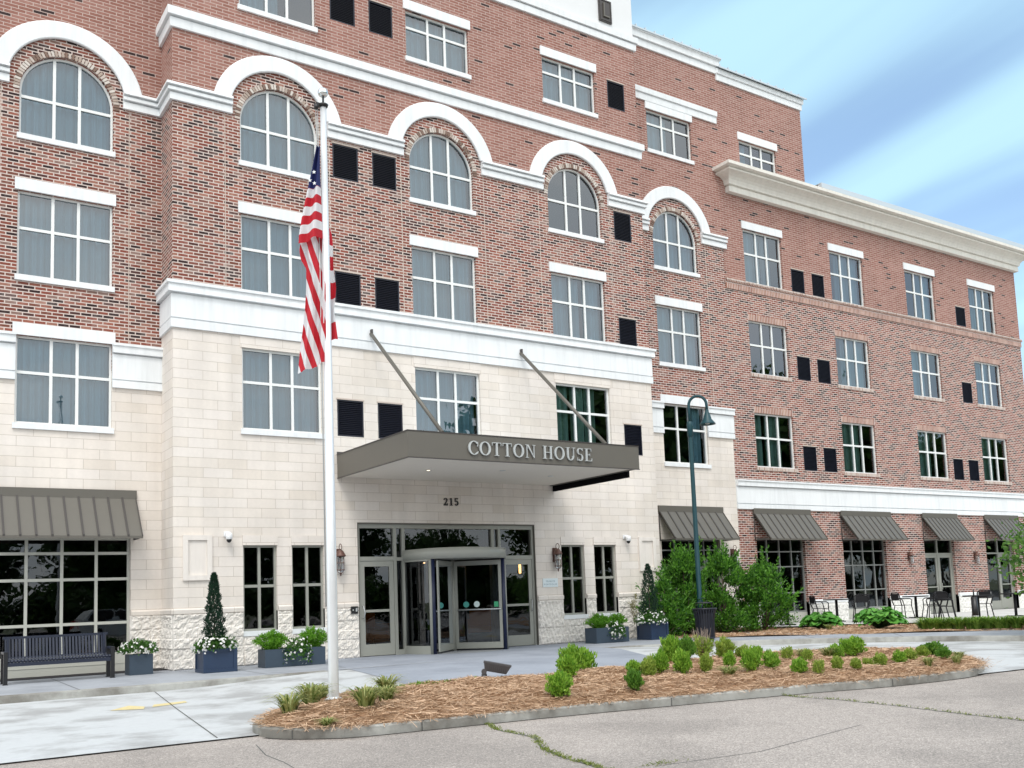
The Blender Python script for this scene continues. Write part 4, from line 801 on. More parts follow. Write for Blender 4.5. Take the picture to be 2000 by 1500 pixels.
mb.sweep([(.0, -.25), (.0, -.045), (-.02, -.027), (-.13, -.024), (-.15, -.1)], IS+[IS[0]], caps=False); kb = st(mb.build('island_kerb', KERB))
mb = MB(); mb.sweep([(.003, -.1335), (.055, -.1325)], [p for p in IS if p[1] < -10.6], caps=False); st(mb.build('kerb_gap', mat('dark_gap_dirt', (.035, .03, .025), .95)))
IC = np.array((4.2, -10.2)); 
def inside(P, poly):
    x, y = P[:, 0], P[:, 1]; r = np.zeros(len(P), bool); m = len(poly)
    for i in range(m):
        (x0, y0), (x1, y1) = poly[i], poly[i-1]
        c = ((y0 > y) != (y1 > y)) & (x < (x1-x0)*(y-y0)/((y1-y0) if y1 != y0 else 1e-9)+x0); r ^= c
    return r
ISA = np.array(IS)
def edged(P, poly):
    d = np.full(len(P), 1e9)
    for i in range(len(poly)):
        a, b = np.array(poly[i]), np.array(poly[i-1]); ab = b-a; t = np.clip(((P-a)@ab)/(ab@ab+1e-9), 0, 1); d = np.minimum(d, np.linalg.norm(P-a-t[:, None]*ab, axis=1))
    return d
def mz(P): 
    P = np.atleast_2d(P); d = edged(P, IS); e = np.clip((d-.08)/.7, 0, 1); return -.03+.11*e*(2-e)+.018*np.sin(P[:, 0]*3.1+P[:, 1]*2)*e+.012*np.sin(P[:, 0]*7.3-P[:, 1]*5)*e
def grid_fill(name, poly, step, zf, m):
    A = np.array(poly); x0, y0 = A.min(0)-step; x1, y1 = A.max(0)+step; xs = np.arange(x0, x1, step); ys = np.arange(y0, y1, step)
    X, Y = np.meshgrid(xs, ys, indexing='ij'); P = np.stack([X.ravel(), Y.ravel()], 1); ins = inside(P, poly); nyy = len(ys)
    # pull outside points to the outline
    Q = P.copy()
    for i in np.where(~ins)[0]:
        best = 1e9
        for k in range(len(poly)):
            a, b = A[k], A[k-1]; ab = b-a; t = np.clip(((P[i]-a)@ab)/(ab@ab+1e-9), 0, 1); c = a+t*ab; d = np.linalg.norm(P[i]-c)
            if d < best: best = d; Q[i] = c
    F = []
    for i in range(len(xs)-1):
        for j in range(nyy-1):
            f = (i*nyy+j, (i+1)*nyy+j, (i+1)*nyy+j+1, i*nyy+j+1)
            if ins[list(f)].any(): F.append(f)
    return link(name, mesh_np(name, np.c_[Q, zf(Q)], F, m, True))
STRAWB = concrete('pine_straw_ground', (.37, .235, .145), (.25, .15, .085), 2.2, .3, bump=1.0)
IN_ = [tuple(np.array(p)*.985+IC*.015) for p in IS]
o = grid_fill('pine_straw_bed', IN_, .16, mz, STRAWB); tag(o, kind='structure')
STRAW = leaf_mat('pine_straw_needles', (.27, .155, .08), (.72, .51, .35), .1, .7)
def straw(name, poly, n, zf, far=1.0):
    A = np.array(poly); P = []
    while len(P) < n:
        c = A.min(0)+rng.random((n*2, 2))*(A.max(0)-A.min(0)); c = c[inside(c, poly)]; P = c if len(P) == 0 else np.concatenate([P, c])
    P = P[:n]; z = zf(P)+rng.random(n)*.03; ang = rng.random(n)*6.283; L = (.09+.12*rng.random(n)); tilt = rng.normal(size=n)*.16
    D = np.stack([np.cos(ang)*np.cos(tilt), np.sin(ang)*np.cos(tilt), np.sin(tilt)], 1); S = np.stack([-np.sin(ang), np.cos(ang), rng.normal(size=n)*.5], 1)*(.0028*far*(0.7+.8*rng.random(n)))[:, None]
    C0 = np.c_[P, z]; V = np.empty((n, 4, 3)); V[:, 0] = C0-D*L[:, None]/2-S; V[:, 1] = C0-D*L[:, None]/2+S; V[:, 2] = C0+D*L[:, None]/2+S+np.array((0, 0, .0)); V[:, 3] = C0+D*L[:, None]/2-S
    o = link(name, mesh_np(name, V.reshape(-1, 3), np.arange(4*n).reshape(n, 4), STRAW)); return tag(o, kind='stuff')
straw('pine_straw', IS, 46000, mz)
front = np.array([p for p in IS if p[1] < -10.9]); SPP = []
for _ in range(1500):
    p = front[rng.integers(0, len(front))]; v = p-IC; v /= np.linalg.norm(v); SPP.append(p+rng.normal(size=2)*.12-v*abs(rng.normal())*.12)
SPP = np.array(SPP); n = len(SPP); ang = rng.random(n)*6.283; L_ = .1+.1*rng.random(n); D_ = np.stack([np.cos(ang), np.sin(ang), -.15-.2*rng.random(n)], 1)*L_[:, None]/2; S_ = np.stack([-np.sin(ang), np.cos(ang), np.zeros(n)], 1)*.003; C_ = np.c_[SPP, np.full(n, -.012)]
V = np.stack([C_-D_-S_, C_-D_+S_, C_+D_+S_, C_+D_-S_], 1); o = link('spilled_pine_straw', mesh_np('spilled_pine_straw', V.reshape(-1, 3), np.arange(4*n).reshape(n, 4), STRAW)); tag(o, kind='stuff')
mb = MB()
for k in range(9, len(IS), 9):
    p = np.array(IS[k]); v = np.array(IS[(k+1) % len(IS)])-np.array(IS[k-1]); v /= np.linalg.norm(v); nv = np.array((v[1], -v[0])); a = p+nv*.004; c = p-nv*.14
    mb.face([(*(a-v*.006), -.14), (*(a+v*.006), -.14), (*(a+v*.006), -.04), (*(a-v*.006), -.04)]); mb.face([(*(a-v*.006), -.04), (*(a+v*.006), -.04), (*(c+v*.006), -.021), (*(c-v*.006), -.021)])
st(mb.build('kerb_joints', JNT))
BED = [(12.55, -1.2), (13.5, -2.2), (14.44, -3.25), (16.15, -5.1), (17.8, -6.9), (18.7, -8.5), (19.2, -12), (19.3, -24), (25, -24), (24.6, -9), (23.2, -5.7), (21.8, -3.9), (20.5, -2.9), (19.6, -1.2), (18.3, -.8), (18.0, .9), (13.8, .9), (13.7, -.1)]
bz = lambda P: np.full(len(np.atleast_2d(P)), .015)+.02*np.sin(np.atleast_2d(P)[:, 0]*2.3)
o = grid_fill('mulch_bed', BED, .35, bz, STRAWB); tag(o, kind='structure'); straw('mulch_straw', [p for p in BED if p[1] > -12.5], 14000, bz, 1.6)
mb = MB(); mb.face([(18.05, .96, .07), (18.05, .5, .07), (18.4, -.75, .07), (19.7, -1.15, .07), (20.6, -2.85, .07), (21.9, -3.85, .07), (23.3, -5.65, .07), (24.7, -9, .07), (25.1, -24, .07), (60, -24, .07), (60, .96, .07)]); st(mb.build('patio', PATIO))
# weeds in the road cracks
GRASS = leaf_mat('crack_weed', (.1, .15, .025), (.3, .34, .08), .3)
CRK = [[(.47, -11.62), (.28, -12.09), (.25, -12.83), (-.11, -13.47), (-.28, -14.02), (-.37, -14.64), (-.5, -15.4)], [(4.65, -12.15), (4.59, -12.49), (4.66, -13.06), (4.53, -14.0), (4.32, -14.99), (4.24, -15.57), (4.1, -17)]]
mb = MB(); WP = []; WA = []
for ci, P in enumerate(CRK):
    for a, b in zip(P, P[1:]):
        n = 14
        for k in range(n):
            t = k/n; x, y = a[0]+(b[0]-a[0])*t+rng.normal()*.006, a[1]+(b[1]-a[1])*t
            x2, y2 = a[0]+(b[0]-a[0])*(t+1/n), a[1]+(b[1]-a[1])*(t+1/n); w = .012+.01*rng.random()
            mb.face([(x-w, y, -.1335), (x2-w, y2, -.1335), (x2+w, y2, -.1335), (x+w, y, -.1335)][::1])
            m = int((18 if ci == 0 else 8)*(.2+rng.random()**2*1.6))
            for _ in range(m): WP.append((x+rng.normal()*(.022 if ci == 0 else .014), y+rng.normal()*.02, -.134)); WA.append((rng.normal()*.9, rng.normal()*.9, .8))
for P in ([(-2.02, -11.12), (-2.18, -11.86), (-2.2, -12.4), (-2.3, -13.2)], [(.0, -14.9), (1.1, -15.0), (3, -14.6)]):
    for a, b in zip(P, P[1:]):
        d = unit((b[0]-a[0], b[1]-a[1], 0)); s_ = Vector((-d.y, d.x, 0))*.006; mb.face([(a[0]-s_.x, a[1]-s_.y, -.1335), (b[0]-s_.x, b[1]-s_.y, -.1335), (b[0]+s_.x, b[1]+s_.y, -.1335), (a[0]+s_.x, a[1]+s_.y, -.1335)])
for _ in range(60): WP.append((.12+rng.normal()*.12, -14.85+rng.normal()*.03, -.134)); WA.append((rng.normal(), rng.normal(), .7))
st(mb.build('road_crack', JNT))
o = link('crack_weeds', leaf_mesh('crack_weeds', np.array(WP), np.array(WA), .035, .2, GRASS)); tag(o, kind='stuff')
# ================================================================ FLAGPOLE AND FLAG
FX, FY, FZ = -.45, -9.45, .03
fp = empty('flagpole', (FX, FY, FZ), 0, 'tall white metal flagpole standing in the pine straw island', 'flagpole')
POLEM = mat('brushed_aluminium', (.74, .76, .78), .28, metal=.35, noise=.06, nscale=5)
mb = MB(); mb.lathe([(.066, 0), (.066, 1.5), (.042, 7.83), (.0, 7.835)], 20); mb.build('pole', POLEM, fp)
mb = MB(); mb.lathe([(.145, -.06), (.145, .0), (.12, .05), (.075, .075), (.066, .08)], 20); mb.build('base_collar', POLEM, fp)
mb = MB(); mb.lathe([(.0, 7.835), (.06, 7.84), (.07, 7.87), (.03, 7.89), (.014, 7.9), (.014, 7.97)], 12); mb.box(-.1, 0.0, -.015, .015, 7.84, 7.88); mb.lathe([(0, -.03), (.03, -.03), (.03, .03), (0, .03)], 10, (-.1, 0, 7.82)); mb.build('truck', BLACK, fp)
mb = MB(); mb.lathe([(.068*math.sin(math.pi*k/12), 8.04-.068*math.cos(math.pi*k/12)) for k in range(13)], 18); mb.build('ball_finial', mat('silver_ball', (.75, .77, .78), .15, metal=.9), fp)
mb = MB(); axh = Vector((ax.x, ax.y, 0)).normalized()
for d_, r_ in ((-.10, -.075), (-.075, -.082)): mb.tube([tuple(axh*d_+Vector((0, 0, 7.82))), tuple(axh*r_+Vector((0, 0, 4.5))), tuple(axh*r_+Vector((0, 0, 1.2)))], .006, 5)
mb.build('halyard', LETTER, fp)
FLM = bpy.data.materials.new('flag_cloth'); FLM.use_nodes = True; t = FLM.node_tree; b = t.nodes['Principled BSDF']; b.inputs['Roughness'].default_value = .75
uvn = N(t, 'ShaderNodeSeparateXYZ'); t.links.new(N(t, 'ShaderNodeTexCoord').outputs['UV'], uvn.inputs[0])
par = M(t, 'GREATER_THAN', M(t, 'FRACT', M(t, 'MULTIPLY', uvn.outputs[1], .5)), .5)
m1 = N(t, 'ShaderNodeMix', data_type='RGBA'); t.links.new(par, m1.inputs[0]); m1.inputs[6].default_value = (.55, .015, .03, 1); m1.inputs[7].default_value = (.78, .78, .8, 1)
m2 = N(t, 'ShaderNodeMix', data_type='RGBA'); t.links.new(M(t, 'LESS_THAN', uvn.outputs[0], .5), m2.inputs[0]); t.links.new(m1.outputs[2], m2.inputs[6]); m2.inputs[7].default_value = (.02, .03, .14, 1); t.links.new(m2.outputs[2], b.inputs['Base Color'])
tr = N(t, 'ShaderNodeBsdfTranslucent'); t.links.new(m2.outputs[2], tr.inputs[0]); ms = N(t, 'ShaderNodeMixShader'); ms.inputs[0].default_value = .3; t.links.new(b.outputs[0], ms.inputs[1]); t.links.new(tr.outputs[0], ms.inputs[2]); t.links.new(ms.outputs[0], t.nodes['Material Output'].inputs['Surface'])
fwd = Vector((-axh.y, axh.x, 0))      # away from the viewer side
def fpt(px, py, dep):
    dx = (px-(624+(py-207)/1163*28.5))/133.0; z = 7.0-(py-330)/144.4
    p = Vector((FX, FY, z))+axh*dx+fwd*dep; return tuple(p)
def lerp(T, y):
    for (y0, v0), (y1, v1) in zip(T, T[1:]):
        if y <= y1: return v0+(v1-v0)*(y-y0)/(y1-y0)
    return T[-1][1]
fl = MB()
def panel(y0, y1, LT_, RT_, sf, uf, depf, arch=0, ny=40, nx=14, bot=None):
    G = []
    for j in range(ny+1):
        row = []
        for i in range(nx+1):
            u = i/nx; y = y0+(y1-y0)*j/ny
            if bot: y = y0+((y1+bot*(u))-y0)*j/ny
            x = lerp(LT_, y)+(lerp(RT_, y)-lerp(LT_, y))*u; yy = y+arch*(j/ny)*(1-u)**1.5
            row.append((fpt(x, yy, depf(x, yy, u)), (uf(x, y), sf(x, y))))
        G.append(row)
    for j in range(ny):
        for i in range(nx):
            Q = [G[j][i], G[j+1][i], G[j+1][i+1], G[j][i+1]]; uc = sum(p[1][0] for p in Q)/4
            sv_ = [p[1][1] for p in Q]
            fl.face([p[0] for p in Q], uv=[(uc, v) for v in sv_], sm=True)
panel(292, 470, [(292, 616), (340, 607), (372, 600.5), (422, 592), (455, 587.5), (480, 587)], [(292, 622), (340, 622), (422, 625), (480, 627)], lambda x, y: 7+(y-372)/16.4, lambda x, y: 0 if y < 372 else 1, lambda x, y, u: -.09+.05*math.sin(u*9+y*.01)-.05*math.sin(math.pi*u), arch=13, ny=56)
panel(462, 728, [(462, 590), (490, 585.5), (508, 588), (525, 597), (560, 597), (600, 595), (640, 592), (680, 588), (728, 585)], [(462, 629), (560, 633), (640, 634), (728, 636)], lambda x, y: (y-3.3*(x-590)-10)/34+20, lambda x, y: 1, lambda x, y, u: -.02+.045*math.sin(u*10+y*.012)+.02*math.sin(u*23-y*.02), ny=60, bot=-22)
SCt = [(440, 0), (475, 1), (497, 2), (524, 3), (548, 4), (580, 5), (628, 6), (662, 6.98)]
panel(440, 661, [(440, 628), (662, 632)], [(440, 635), (452, 638), (470, 640), (520, 642), (560, 648), (580, 647), (600, 645), (620, 647), (645, 650), (662, 652)], lambda x, y: lerp(SCt, y), lambda x, y: 1, lambda x, y, u: .09+.04*math.sin(u*5+y*.02), ny=50, nx=6)
flag = fl.build('flag', FLM); tag(flag, 'limp red, white and blue striped flag hanging down the flagpole', 'flag')
stm = MB()
for (sx_, sy_) in ((606, 361), (613, 345), (614, 367)):
    c = Vector(fpt(sx_, sy_, -.16)); stm.face([tuple(c+axh*(.03 if k % 2 == 0 else .012)*math.sin(k*math.pi/5)+Vector((0, 0, (.03 if k % 2 == 0 else .012)*math.cos(k*math.pi/5)))) for k in range(10)])
stm.build('star', TRIM, flag)
# ================================================================ BENCH
bn = empty('metal_bench', (-2.3, -.55, 0), 0, 'dark blue-grey metal strip bench in front of the left shopfront', 'bench')
BENCHM = mat('dark_blue_grey_paint', (.018, .024, .045), .35, spec=.5); BW = .93
mb = MB()
for k in range(31):
    x = -BW+.05+(2*BW-.1)*k/30; pr = [(-.33, .40), (-.345, .425), (-.33, .45), (-.25, .455), (-.02, .43), (.06, .44), (.09, .48), (.17, .86)]; w = .019
    for (a, c) in zip(pr, pr[1:]): mb.face([(x-w, a[0], a[1]), (x+w, a[0], a[1]), (x+w, c[0], c[1]), (x-w, c[0], c[1])][::-1]); mb.face([(x-w, a[0]+.006, a[1]-.006), (x+w, a[0]+.006, a[1]-.006), (x+w, c[0]+.006, c[1]-.006), (x-w, c[0]+.006, c[1]-.006)])
mb.build('seat_strips', BENCHM, bn)
mb = MB()
for y, z in ((-.3, .43), (-.02, .415), (.105, .47), (.175, .85)): mb.box(-BW, BW, y-.015, y+.015, z-.025, z+.02)
mb.box(-BW, BW, -.345, -.325, .33, .40); mb.build('seat_frame', BENCHM, bn)
for sg in (-1, 1):
    for y0, h in ((-.33, .6), (.08, .6)):
        mb = MB(); mb.box(sg*(BW+.0)-.035, sg*(BW)+.035, y0-.035, y0+.035, .012, h); mb.box(sg*BW-.045, sg*BW+.045, y0-.045, y0+.045, 0, .0115); mb.build('leg', BLACK, bn)
    mb = MB(); mb.box(sg*BW-.034, sg*BW+.034, -.295, .045, .56, .6); mb.build('armrest', BENCHM, bn)
    mb = MB(); mb.box(sg*(BW-.08)-.02, sg*(BW-.08)+.02, .08, .2, .42, .86); mb.build('back_support', BENCHM, bn)
# ================================================================ PLANTERS AND THEIR PLANTS
PLM = mat('slate_blue_planter', (.02, .04, .085), .4, noise=.12, nscale=6); SOILM = mat('potting_soil', (.03, .02, .015), .95)
PLF = mat('blue_grey_fibre_planter', (.038, .06, .088), .55, noise=.1, nscale=5)
def planter(x0, x1, y0, y1, h, lb, framed=False, m=PLM):
    o = empty('planter_box', ((x0+x1)/2, (y0+y1)/2, .004), 0, lb, 'planter'); w, d = (x1-x0)/2, (y1-y0)/2; mb = MB(); t = .025
    for a in ((-w, w, -d, -d+t), (-w, w, d-t, d), (-w, -w+t, -d+t, d-t), (w-t, w, -d+t, d-t)): mb.box(a[0], a[1], a[2], a[3], .0, h)
    mb.build('box', m, o)
    if framed:
        mb = MB(); f = .05
        for z0, z1 in ((.0, .06), (h-.05, h+.012)): mb.box(-w-.018, w+.018, -d-.018, -d-.001, z0, z1); mb.box(-w-.018, -w-.001, -d, d, z0, z1); mb.box(w+.001, w+.018, -d, d, z0, z1)
        for sx_ in (-w-.0185, w-f): mb.box(sx_, sx_+f+.018, -d-.0175, -d-.001, .06, h-.05)
        mb.box(-w-.0175, -w-.001, -d, -d+f, .06, h-.05); mb.box(-w-.0175, -w-.001, d-f, d, .06, h-.05); mb.build('moulding', PLM, o)
    mb = MB(); mb.box(-w+t, w-t, -d+t, d-t, h-.1, h-.05); mb.build('soil', SOILM, o); return o
planter(-1.0, -.55, -.62, -.2, .40, 'small square blue-grey planter right of the bench', m=PLF)
planter(.18, .82, -1.62, -1.05, .45, 'framed dark blue planter holding the tall cone shrub left of the door', True)
planter(1.5, 2.82, -1.38, -.93, .37, 'long blue-grey trough planter left of the entrance, beside the flagpole', m=PLF)
planter(10.33, 11.42, -1.2, -.72, .39, 'long blue-grey trough planter right of the entrance', m=PLF)
planter(12.1, 12.68, -1.32, -.74, .45, 'framed dark blue planter beside the trash can and big bushes', True)
FLEAF = leaf_mat('flower_foliage', (.03, .1, .015), (.11, .25, .05)); FERNM = leaf_mat('fern_foliage', (.09, .27, .015), (.24, .5, .05), .5); CONM = leaf_mat('conifer_foliage', (.008, .03, .018), (.03, .075, .04), .15); PETAL = leaf_mat('white_petals', (.78, .76, .74), (.85, .85, .82), .2, .6); DRYM = leaf_mat('dry_foliage', (.18, .19, .06), (.33, .28, .12))
def flowers(x, y, z, rx, ry, rz, nl, nf, lb, droop=.3):
    o = empty('flowering_plant', (x, y, z), 0, lb, 'flowers'); d = randdir(nl); d[:, 2] = np.abs(d[:, 2])-droop*rng.random(nl); r = (.45+.55*rng.random(nl)**.5)*(1+.14*np.sin(d[:, 0]*7+3)*np.cos(d[:, 1]*6))
    P = d*r[:, None]*np.array((rx, ry, rz)); A = d+rng.normal(size=(nl, 3))*.6+np.array((0, 0, .35)); link('foliage', leaf_mesh('foliage', P, A, .06, .55, FLEAF), o)
    d = randdir(nf*4); d = d[(d[:, 2] > -droop) & (d[:, 1] < .6)][:nf]; n = len(d); C0 = d*np.array((rx, ry, rz))*(1.0+.1*rng.random((n, 1)))*(1+.14*np.sin(d[:, 0:1]*7+3)*np.cos(d[:, 1:2]*6)); nn = d+rng.normal(size=(n, 3))*.35; nn /= np.linalg.norm(nn, axis=1, keepdims=True)
    u = np.cross(nn, (0, 0, 1.0)); u /= np.linalg.norm(u, axis=1, keepdims=True)+1e-6; w = np.cross(nn, u); V = []; F = []
    for k in range(n):
        s = .021*(.8+.5*rng.random()); a0 = rng.random()*6
        for p in range(5):
            a = a0+p*1.2566; i = len(V); dr = u[k]*math.cos(a)+w[k]*math.sin(a); sd_ = -u[k]*math.sin(a)+w[k]*math.cos(a)
            V += [C0[k], C0[k]+dr*s*.7+sd_*s*.5+nn[k]*.003, C0[k]+dr*s*1.25+nn[k]*.004, C0[k]+dr*s*.7-sd_*s*.5+nn[k]*.003]; F.append((i, i+1, i+2, i+3))
    link('blooms', mesh_np('blooms', V, F, PETAL), o)
    mb = MB()
    for k in range(7): a = k*.9; mb.tube([(0, 0, -.12), (rx*.4*math.cos(a), ry*.4*math.sin(a), rz*.3)], .006, 5)
    mb.build('stem', mat('green_stem', (.05, .1, .03), .6) if 'green_stem' not in bpy.data.materials else bpy.data.materials['green_stem'], o)
    return o
def plume(x, y, z, rx, ry, h, n, lb, m=None, cat='fern'):
    o = empty('fern_plant', (x, y, z), 0, lb, cat); P = []; A = []; mb = MB()
    for k in range(n):
        a = rng.random()*6.283; q_ = math.sqrt(rng.random()); e = np.array((math.cos(a)*rx*q_, math.sin(a)*ry*q_, h*(1.05-.55*q_*q_)*(.75+.3*rng.random()))); s0 = e*np.array((.25, .25, 0)); L = 40
        for i in range(L):
            t_ = i/L; c = s0+(e-s0)*t_; c[2] = e[2]*math.sin(t_*1.75)/math.sin(1.75) if t_ < 1 else e[2]; P.append(c+rng.normal(size=3)*.012); A.append((e-s0)*.9+rng.normal(size=3)*.35)
    link('fronds', leaf_mesh('fronds', np.array(P), np.array(A), .055, .3, m or FERNM), o); return o
def conifer(x, y, z, h, r, lb, n=5200):
    o = empty('conifer_shrub', (x, y, z), 0, lb, 'shrub'); t_ = rng.random(n)**1.15; a = rng.random(n)*6.283; prof_ = r*(np.minimum(1, t_*7+.55))*(1-t_)**.62*(1+.2*np.sin(a*5+t_*23)+.18*np.sin(t_*41+a*2)+.1*np.sin(a*9+t_*67)); q_ = prof_*(.55+.45*rng.random(n)**.5)
    P = np.c_[np.cos(a)*q_, np.sin(a)*q_, t_*h]; A = np.c_[np.cos(a)*.55, np.sin(a)*.55, np.full(n, .9)]+rng.normal(size=(n, 3))*.3; link('foliage', leaf_mesh('foliage', P, A, .06, .3, CONM), o); mb = MB(); mb.tube([(0, 0, -.1), (0, 0, h*.85)], .02, 6, r1=.006); mb.build('stem', BARK, o); return o
BARK = mat('grey_brown_bark', (.12, .09, .065), .9, noise=.35, nscale=20, bump=.6)
flowers(-.78, -.41, .47, .36, .32, .22, 900, 85, 'white flowers spilling over the small planter by the bench')
flowers(.5, -1.35, .5, .42, .38, .22, 1500, 150, 'white flowers around the foot of the cone shrub left of the door', .45)
conifer(.48, -1.3, .5, 1.45, .2, 'dark green cone-shaped shrub in the framed planter left of the door')
plume(1.72, -1.15, .33, .42, .34, .38, 110, 'feathery green fern at the left end of the left trough'); plume(2.62, -1.15, .33, .4, .34, .42, 110, 'feathery green fern at the flagpole end of the left trough')
flowers(2.2, -1.32, .3, .32, .28, .3, 900, 80, 'white trailing flowers in the middle of the left trough', .8)
plume(10.6, -.96, .36, .4, .32, .36, 100, 'feathery green fern at the left end of the right trough'); plume(11.2, -.96, .36, .38, .3, .34, 90, 'yellower fern at the right end of the right trough')
flowers(11.0, -1.17, .3, .26, .24, .26, 700, 55, 'white trailing flowers on the front of the right trough', .8)
flowers(12.3, -1.12, .5, .42, .4, .27, 1500, 110, 'white flowers mounded over the framed planter near the trash can', .35)
conifer(12.36, -1.0, .5, 1.5, .27, 'sparse dark conifer in the framed planter near the near the trash can', 3600)
plume(12.0, -.8, .45, .18, .18, .85, 10, 'dry yellowish grass tuft beside the sparse conifer', DRYM, 'grass')
# ================================================================ FLOODLIGHT, LAMP, TRASH CAN
FLD = mat('dark_grey_cast_metal', (.06, .058, .062), .5)
o = empty('flood_light', (2.38, -8.66, .09), R(-33), 'dark grey ground floodlight tilted up at the back edge of the island', 'floodlight')
o.scale = (.8, .8, .78); Tm = Matrix.Translation((.12, 0, .2)) @ Matrix.Rotation(R(12), 4, 'Y'); mb = MB(); i0 = len(mb.v); mb.box(-.26, .26, -.13, .13, .045, .075, M=Tm)
v = [(-.21, -.1, -.1), (.19, -.1, -.1), (.19, .1, -.1), (-.21, .1, -.1), (-.25, -.125, .0445), (.25, -.125, .0445), (.25, .125, .0445), (-.25, .125, .0445)]; i = len(mb.v); mb.v += [tuple(Tm @ Vector(p)) for p in v]
for f in ((0, 3, 2, 1), (4, 5, 6, 7), (0, 1, 5, 4), (1, 2, 6, 5), (2, 3, 7, 6), (3, 0, 4, 7)): mb.f.append(tuple(i+k for k in f)); mb.mi.append(0); mb.sm.append(False)
for k in range(9): mb.box(-.16+k*.038, -.15+k*.038, -.128, -.1, -.09, .04, M=Tm)
mb.build('housing', FLD, o); mb = MB(); mb.lathe([(.055, -.08), (.05, .09), (.0, .1)], 14, (-.12, -.05, 0)); mb.tube([(-.12, -.11, .13), (-.12, .02, .13)], .05, 12); mb.build('knuckle_mount', FLD, o)
mb = MB(); mb.box(.06, .13, -.1035, -.1, -.04, .01, M=Tm); mb.build('rating_plate', LETTER, o)
TEALM = mat('teal_green_paint', (.008, .05, .062), .4, spec=.4)
lp = empty('street_lamp', (14.12, -1.12, .02), 0, 'tall teal gooseneck street lamp with a bell shade rising from the bushes', 'street lamp'); ad = Vector((.72, -.69, 0)).normalized()
mb = MB(); mb.lathe([(.14, -.05), (.14, .12), (.1, .2), (.085, .3), (.085, 1.0), (.07, 1.05), (.058, 5.6)], 16); mb.build('pole', TEALM, lp)
mb = MB(); mb.lathe([(.058, 5.6), (.085, 5.62), (.085, 5.95), (.075, 6.02), (.045, 6.05)], 16); mb.build('collar', TEALM, lp)
mb = MB(); pts = [Vector((0, 0, 6.0)), Vector((0, 0, 6.45))]+[ad*(.25-.25*math.cos(R(a)))+Vector((0, 0, 6.5+.27*math.sin(R(a)))) for a in range(0, 181, 15)]+[ad*.5+Vector((0, 0, 6.36))]; mb.tube(pts, .042, 10); mb.build('gooseneck_arm', TEALM, lp)
sh = ad*.5; mb = MB(); mb.lathe([(.045, 6.36), (.055, 6.28), (.09, 6.2), (.125, 6.07), (.215, 5.96), (.23, 5.93), (.21, 5.93), (.12, 6.05), (.05, 6.2)], 20, (sh.x, sh.y, 0)); sh_ = mb.build('bell_shade', TEALM, lp)
mb = MB(); mb.lathe([(.0, 5.92), (.06, 5.94), (.08, 6.0), (.05, 6.1)], 12, (sh.x, sh.y, 0)); mb.build('bulb', LETTER, sh_)
tc_ = empty('trash_can', (12.66, -2.75, .004), 0, 'black flared slatted trash can with a flat lid in front of the lamp post', 'trash can'); NAVY = mat('black_blue_enamel', (.010, .011, .02), .35)
mb = MB(); mb.lathe([(.2, .0), (.22, .03), (.215, .6), (.2, .72), (0, .72)], 20); mb.build('liner', BLACK, tc_)
mb = MB()
for k in range(26):
    a = 2*math.pi*k/26; c, s = math.cos(a), math.sin(a); pr = [(.235, .03), (.245, .3), (.25, .52), (.275, .66), (.315, .78)]; w = .021
    for p, q_ in zip(pr, pr[1:]): mb.face([(c*p[0]+s*w, s*p[0]-c*w, p[1]), (c*p[0]-s*w, s*p[0]+c*w, p[1]), (c*q_[0]-s*w, s*q_[0]+c*w, q_[1]), (c*q_[0]+s*w, s*q_[0]-c*w, q_[1])][::-1])
mb.build('slats', NAVY, tc_)
mb = MB(); mb.lathe([(.225, .03), (.24, .03), (.24, .07), (.225, .07)], 24); mb.lathe([(.3, .775), (.325, .775), (.325, .8), (.2, .815), (.2, .8)], 24); mb.build('rim', NAVY, tc_)
mb = MB(); mb.lathe([(.2, .93), (.215, .925), (.215, .945), (.1, .96), (0, .965)], 24)
for k in range(4): a = k*math.pi/2+.6; mb.tube([(.2*math.cos(a), .2*math.sin(a), .8), (.2*math.cos(a), .2*math.sin(a), .93)], .012, 6)
mb.build('rain_lid', NAVY, tc_)
# ================================================================ SHRUBS
BOX = leaf_mat('boxwood_leaves', (.09, .24, .015), (.38, .60, .08), .45); BOXY = leaf_mat('yellow_green_boxwood_leaves', (.15, .25, .03), (.44, .55, .11), .4); BOXD = leaf_mat('dark_boxwood_leaves', (.045, .14, .015), (.19, .37, .05), .4)
def shrub_meshes(m, seed, n=1600):
    g = np.random.default_rng(seed); d = g.normal(size=(n, 3)); d /= np.linalg.norm(d, axis=1, keepdims=True); lump = 1+.22*np.sin(d[:, 0]*4+seed)*np.sin(d[:, 1]*5+seed*2)+.17*np.sin(d[:, 2]*6+d[:, 0]*5+seed)+.08*np.sin(d[:, 1]*13+d[:, 2]*11)
    r = (.35+.65*g.random(n)**.45)*lump; P = d*r[:, None]*np.array((.5, .5, .43)); P[:, 2] += .53; low = P[:, 2] < .25; P[low, :2] *= (.55+1.8*np.clip(P[low, 2:3], 0, .25)); A = d*.55+np.array((0, 0, .95))+g.normal(size=(n, 3))*.4; P += A*-.05
    lm = leaf_mesh('foliage', P, A, .145, .45, m, .9); b = MB()
    for k in range(6): a = k*1.05+seed; b.tube([(.03*math.cos(a), .03*math.sin(a), 0), (.2*math.cos(a), .2*math.sin(a), .5)], .014, 5, r1=.006)
    return lm, b.mesh('stem', BARK)
SV = [shrub_meshes(BOX, 1), shrub_meshes(BOX, 2), shrub_meshes(BOXY, 3), shrub_meshes(BOXY, 4, 900), shrub_meshes(BOXD, 5)]
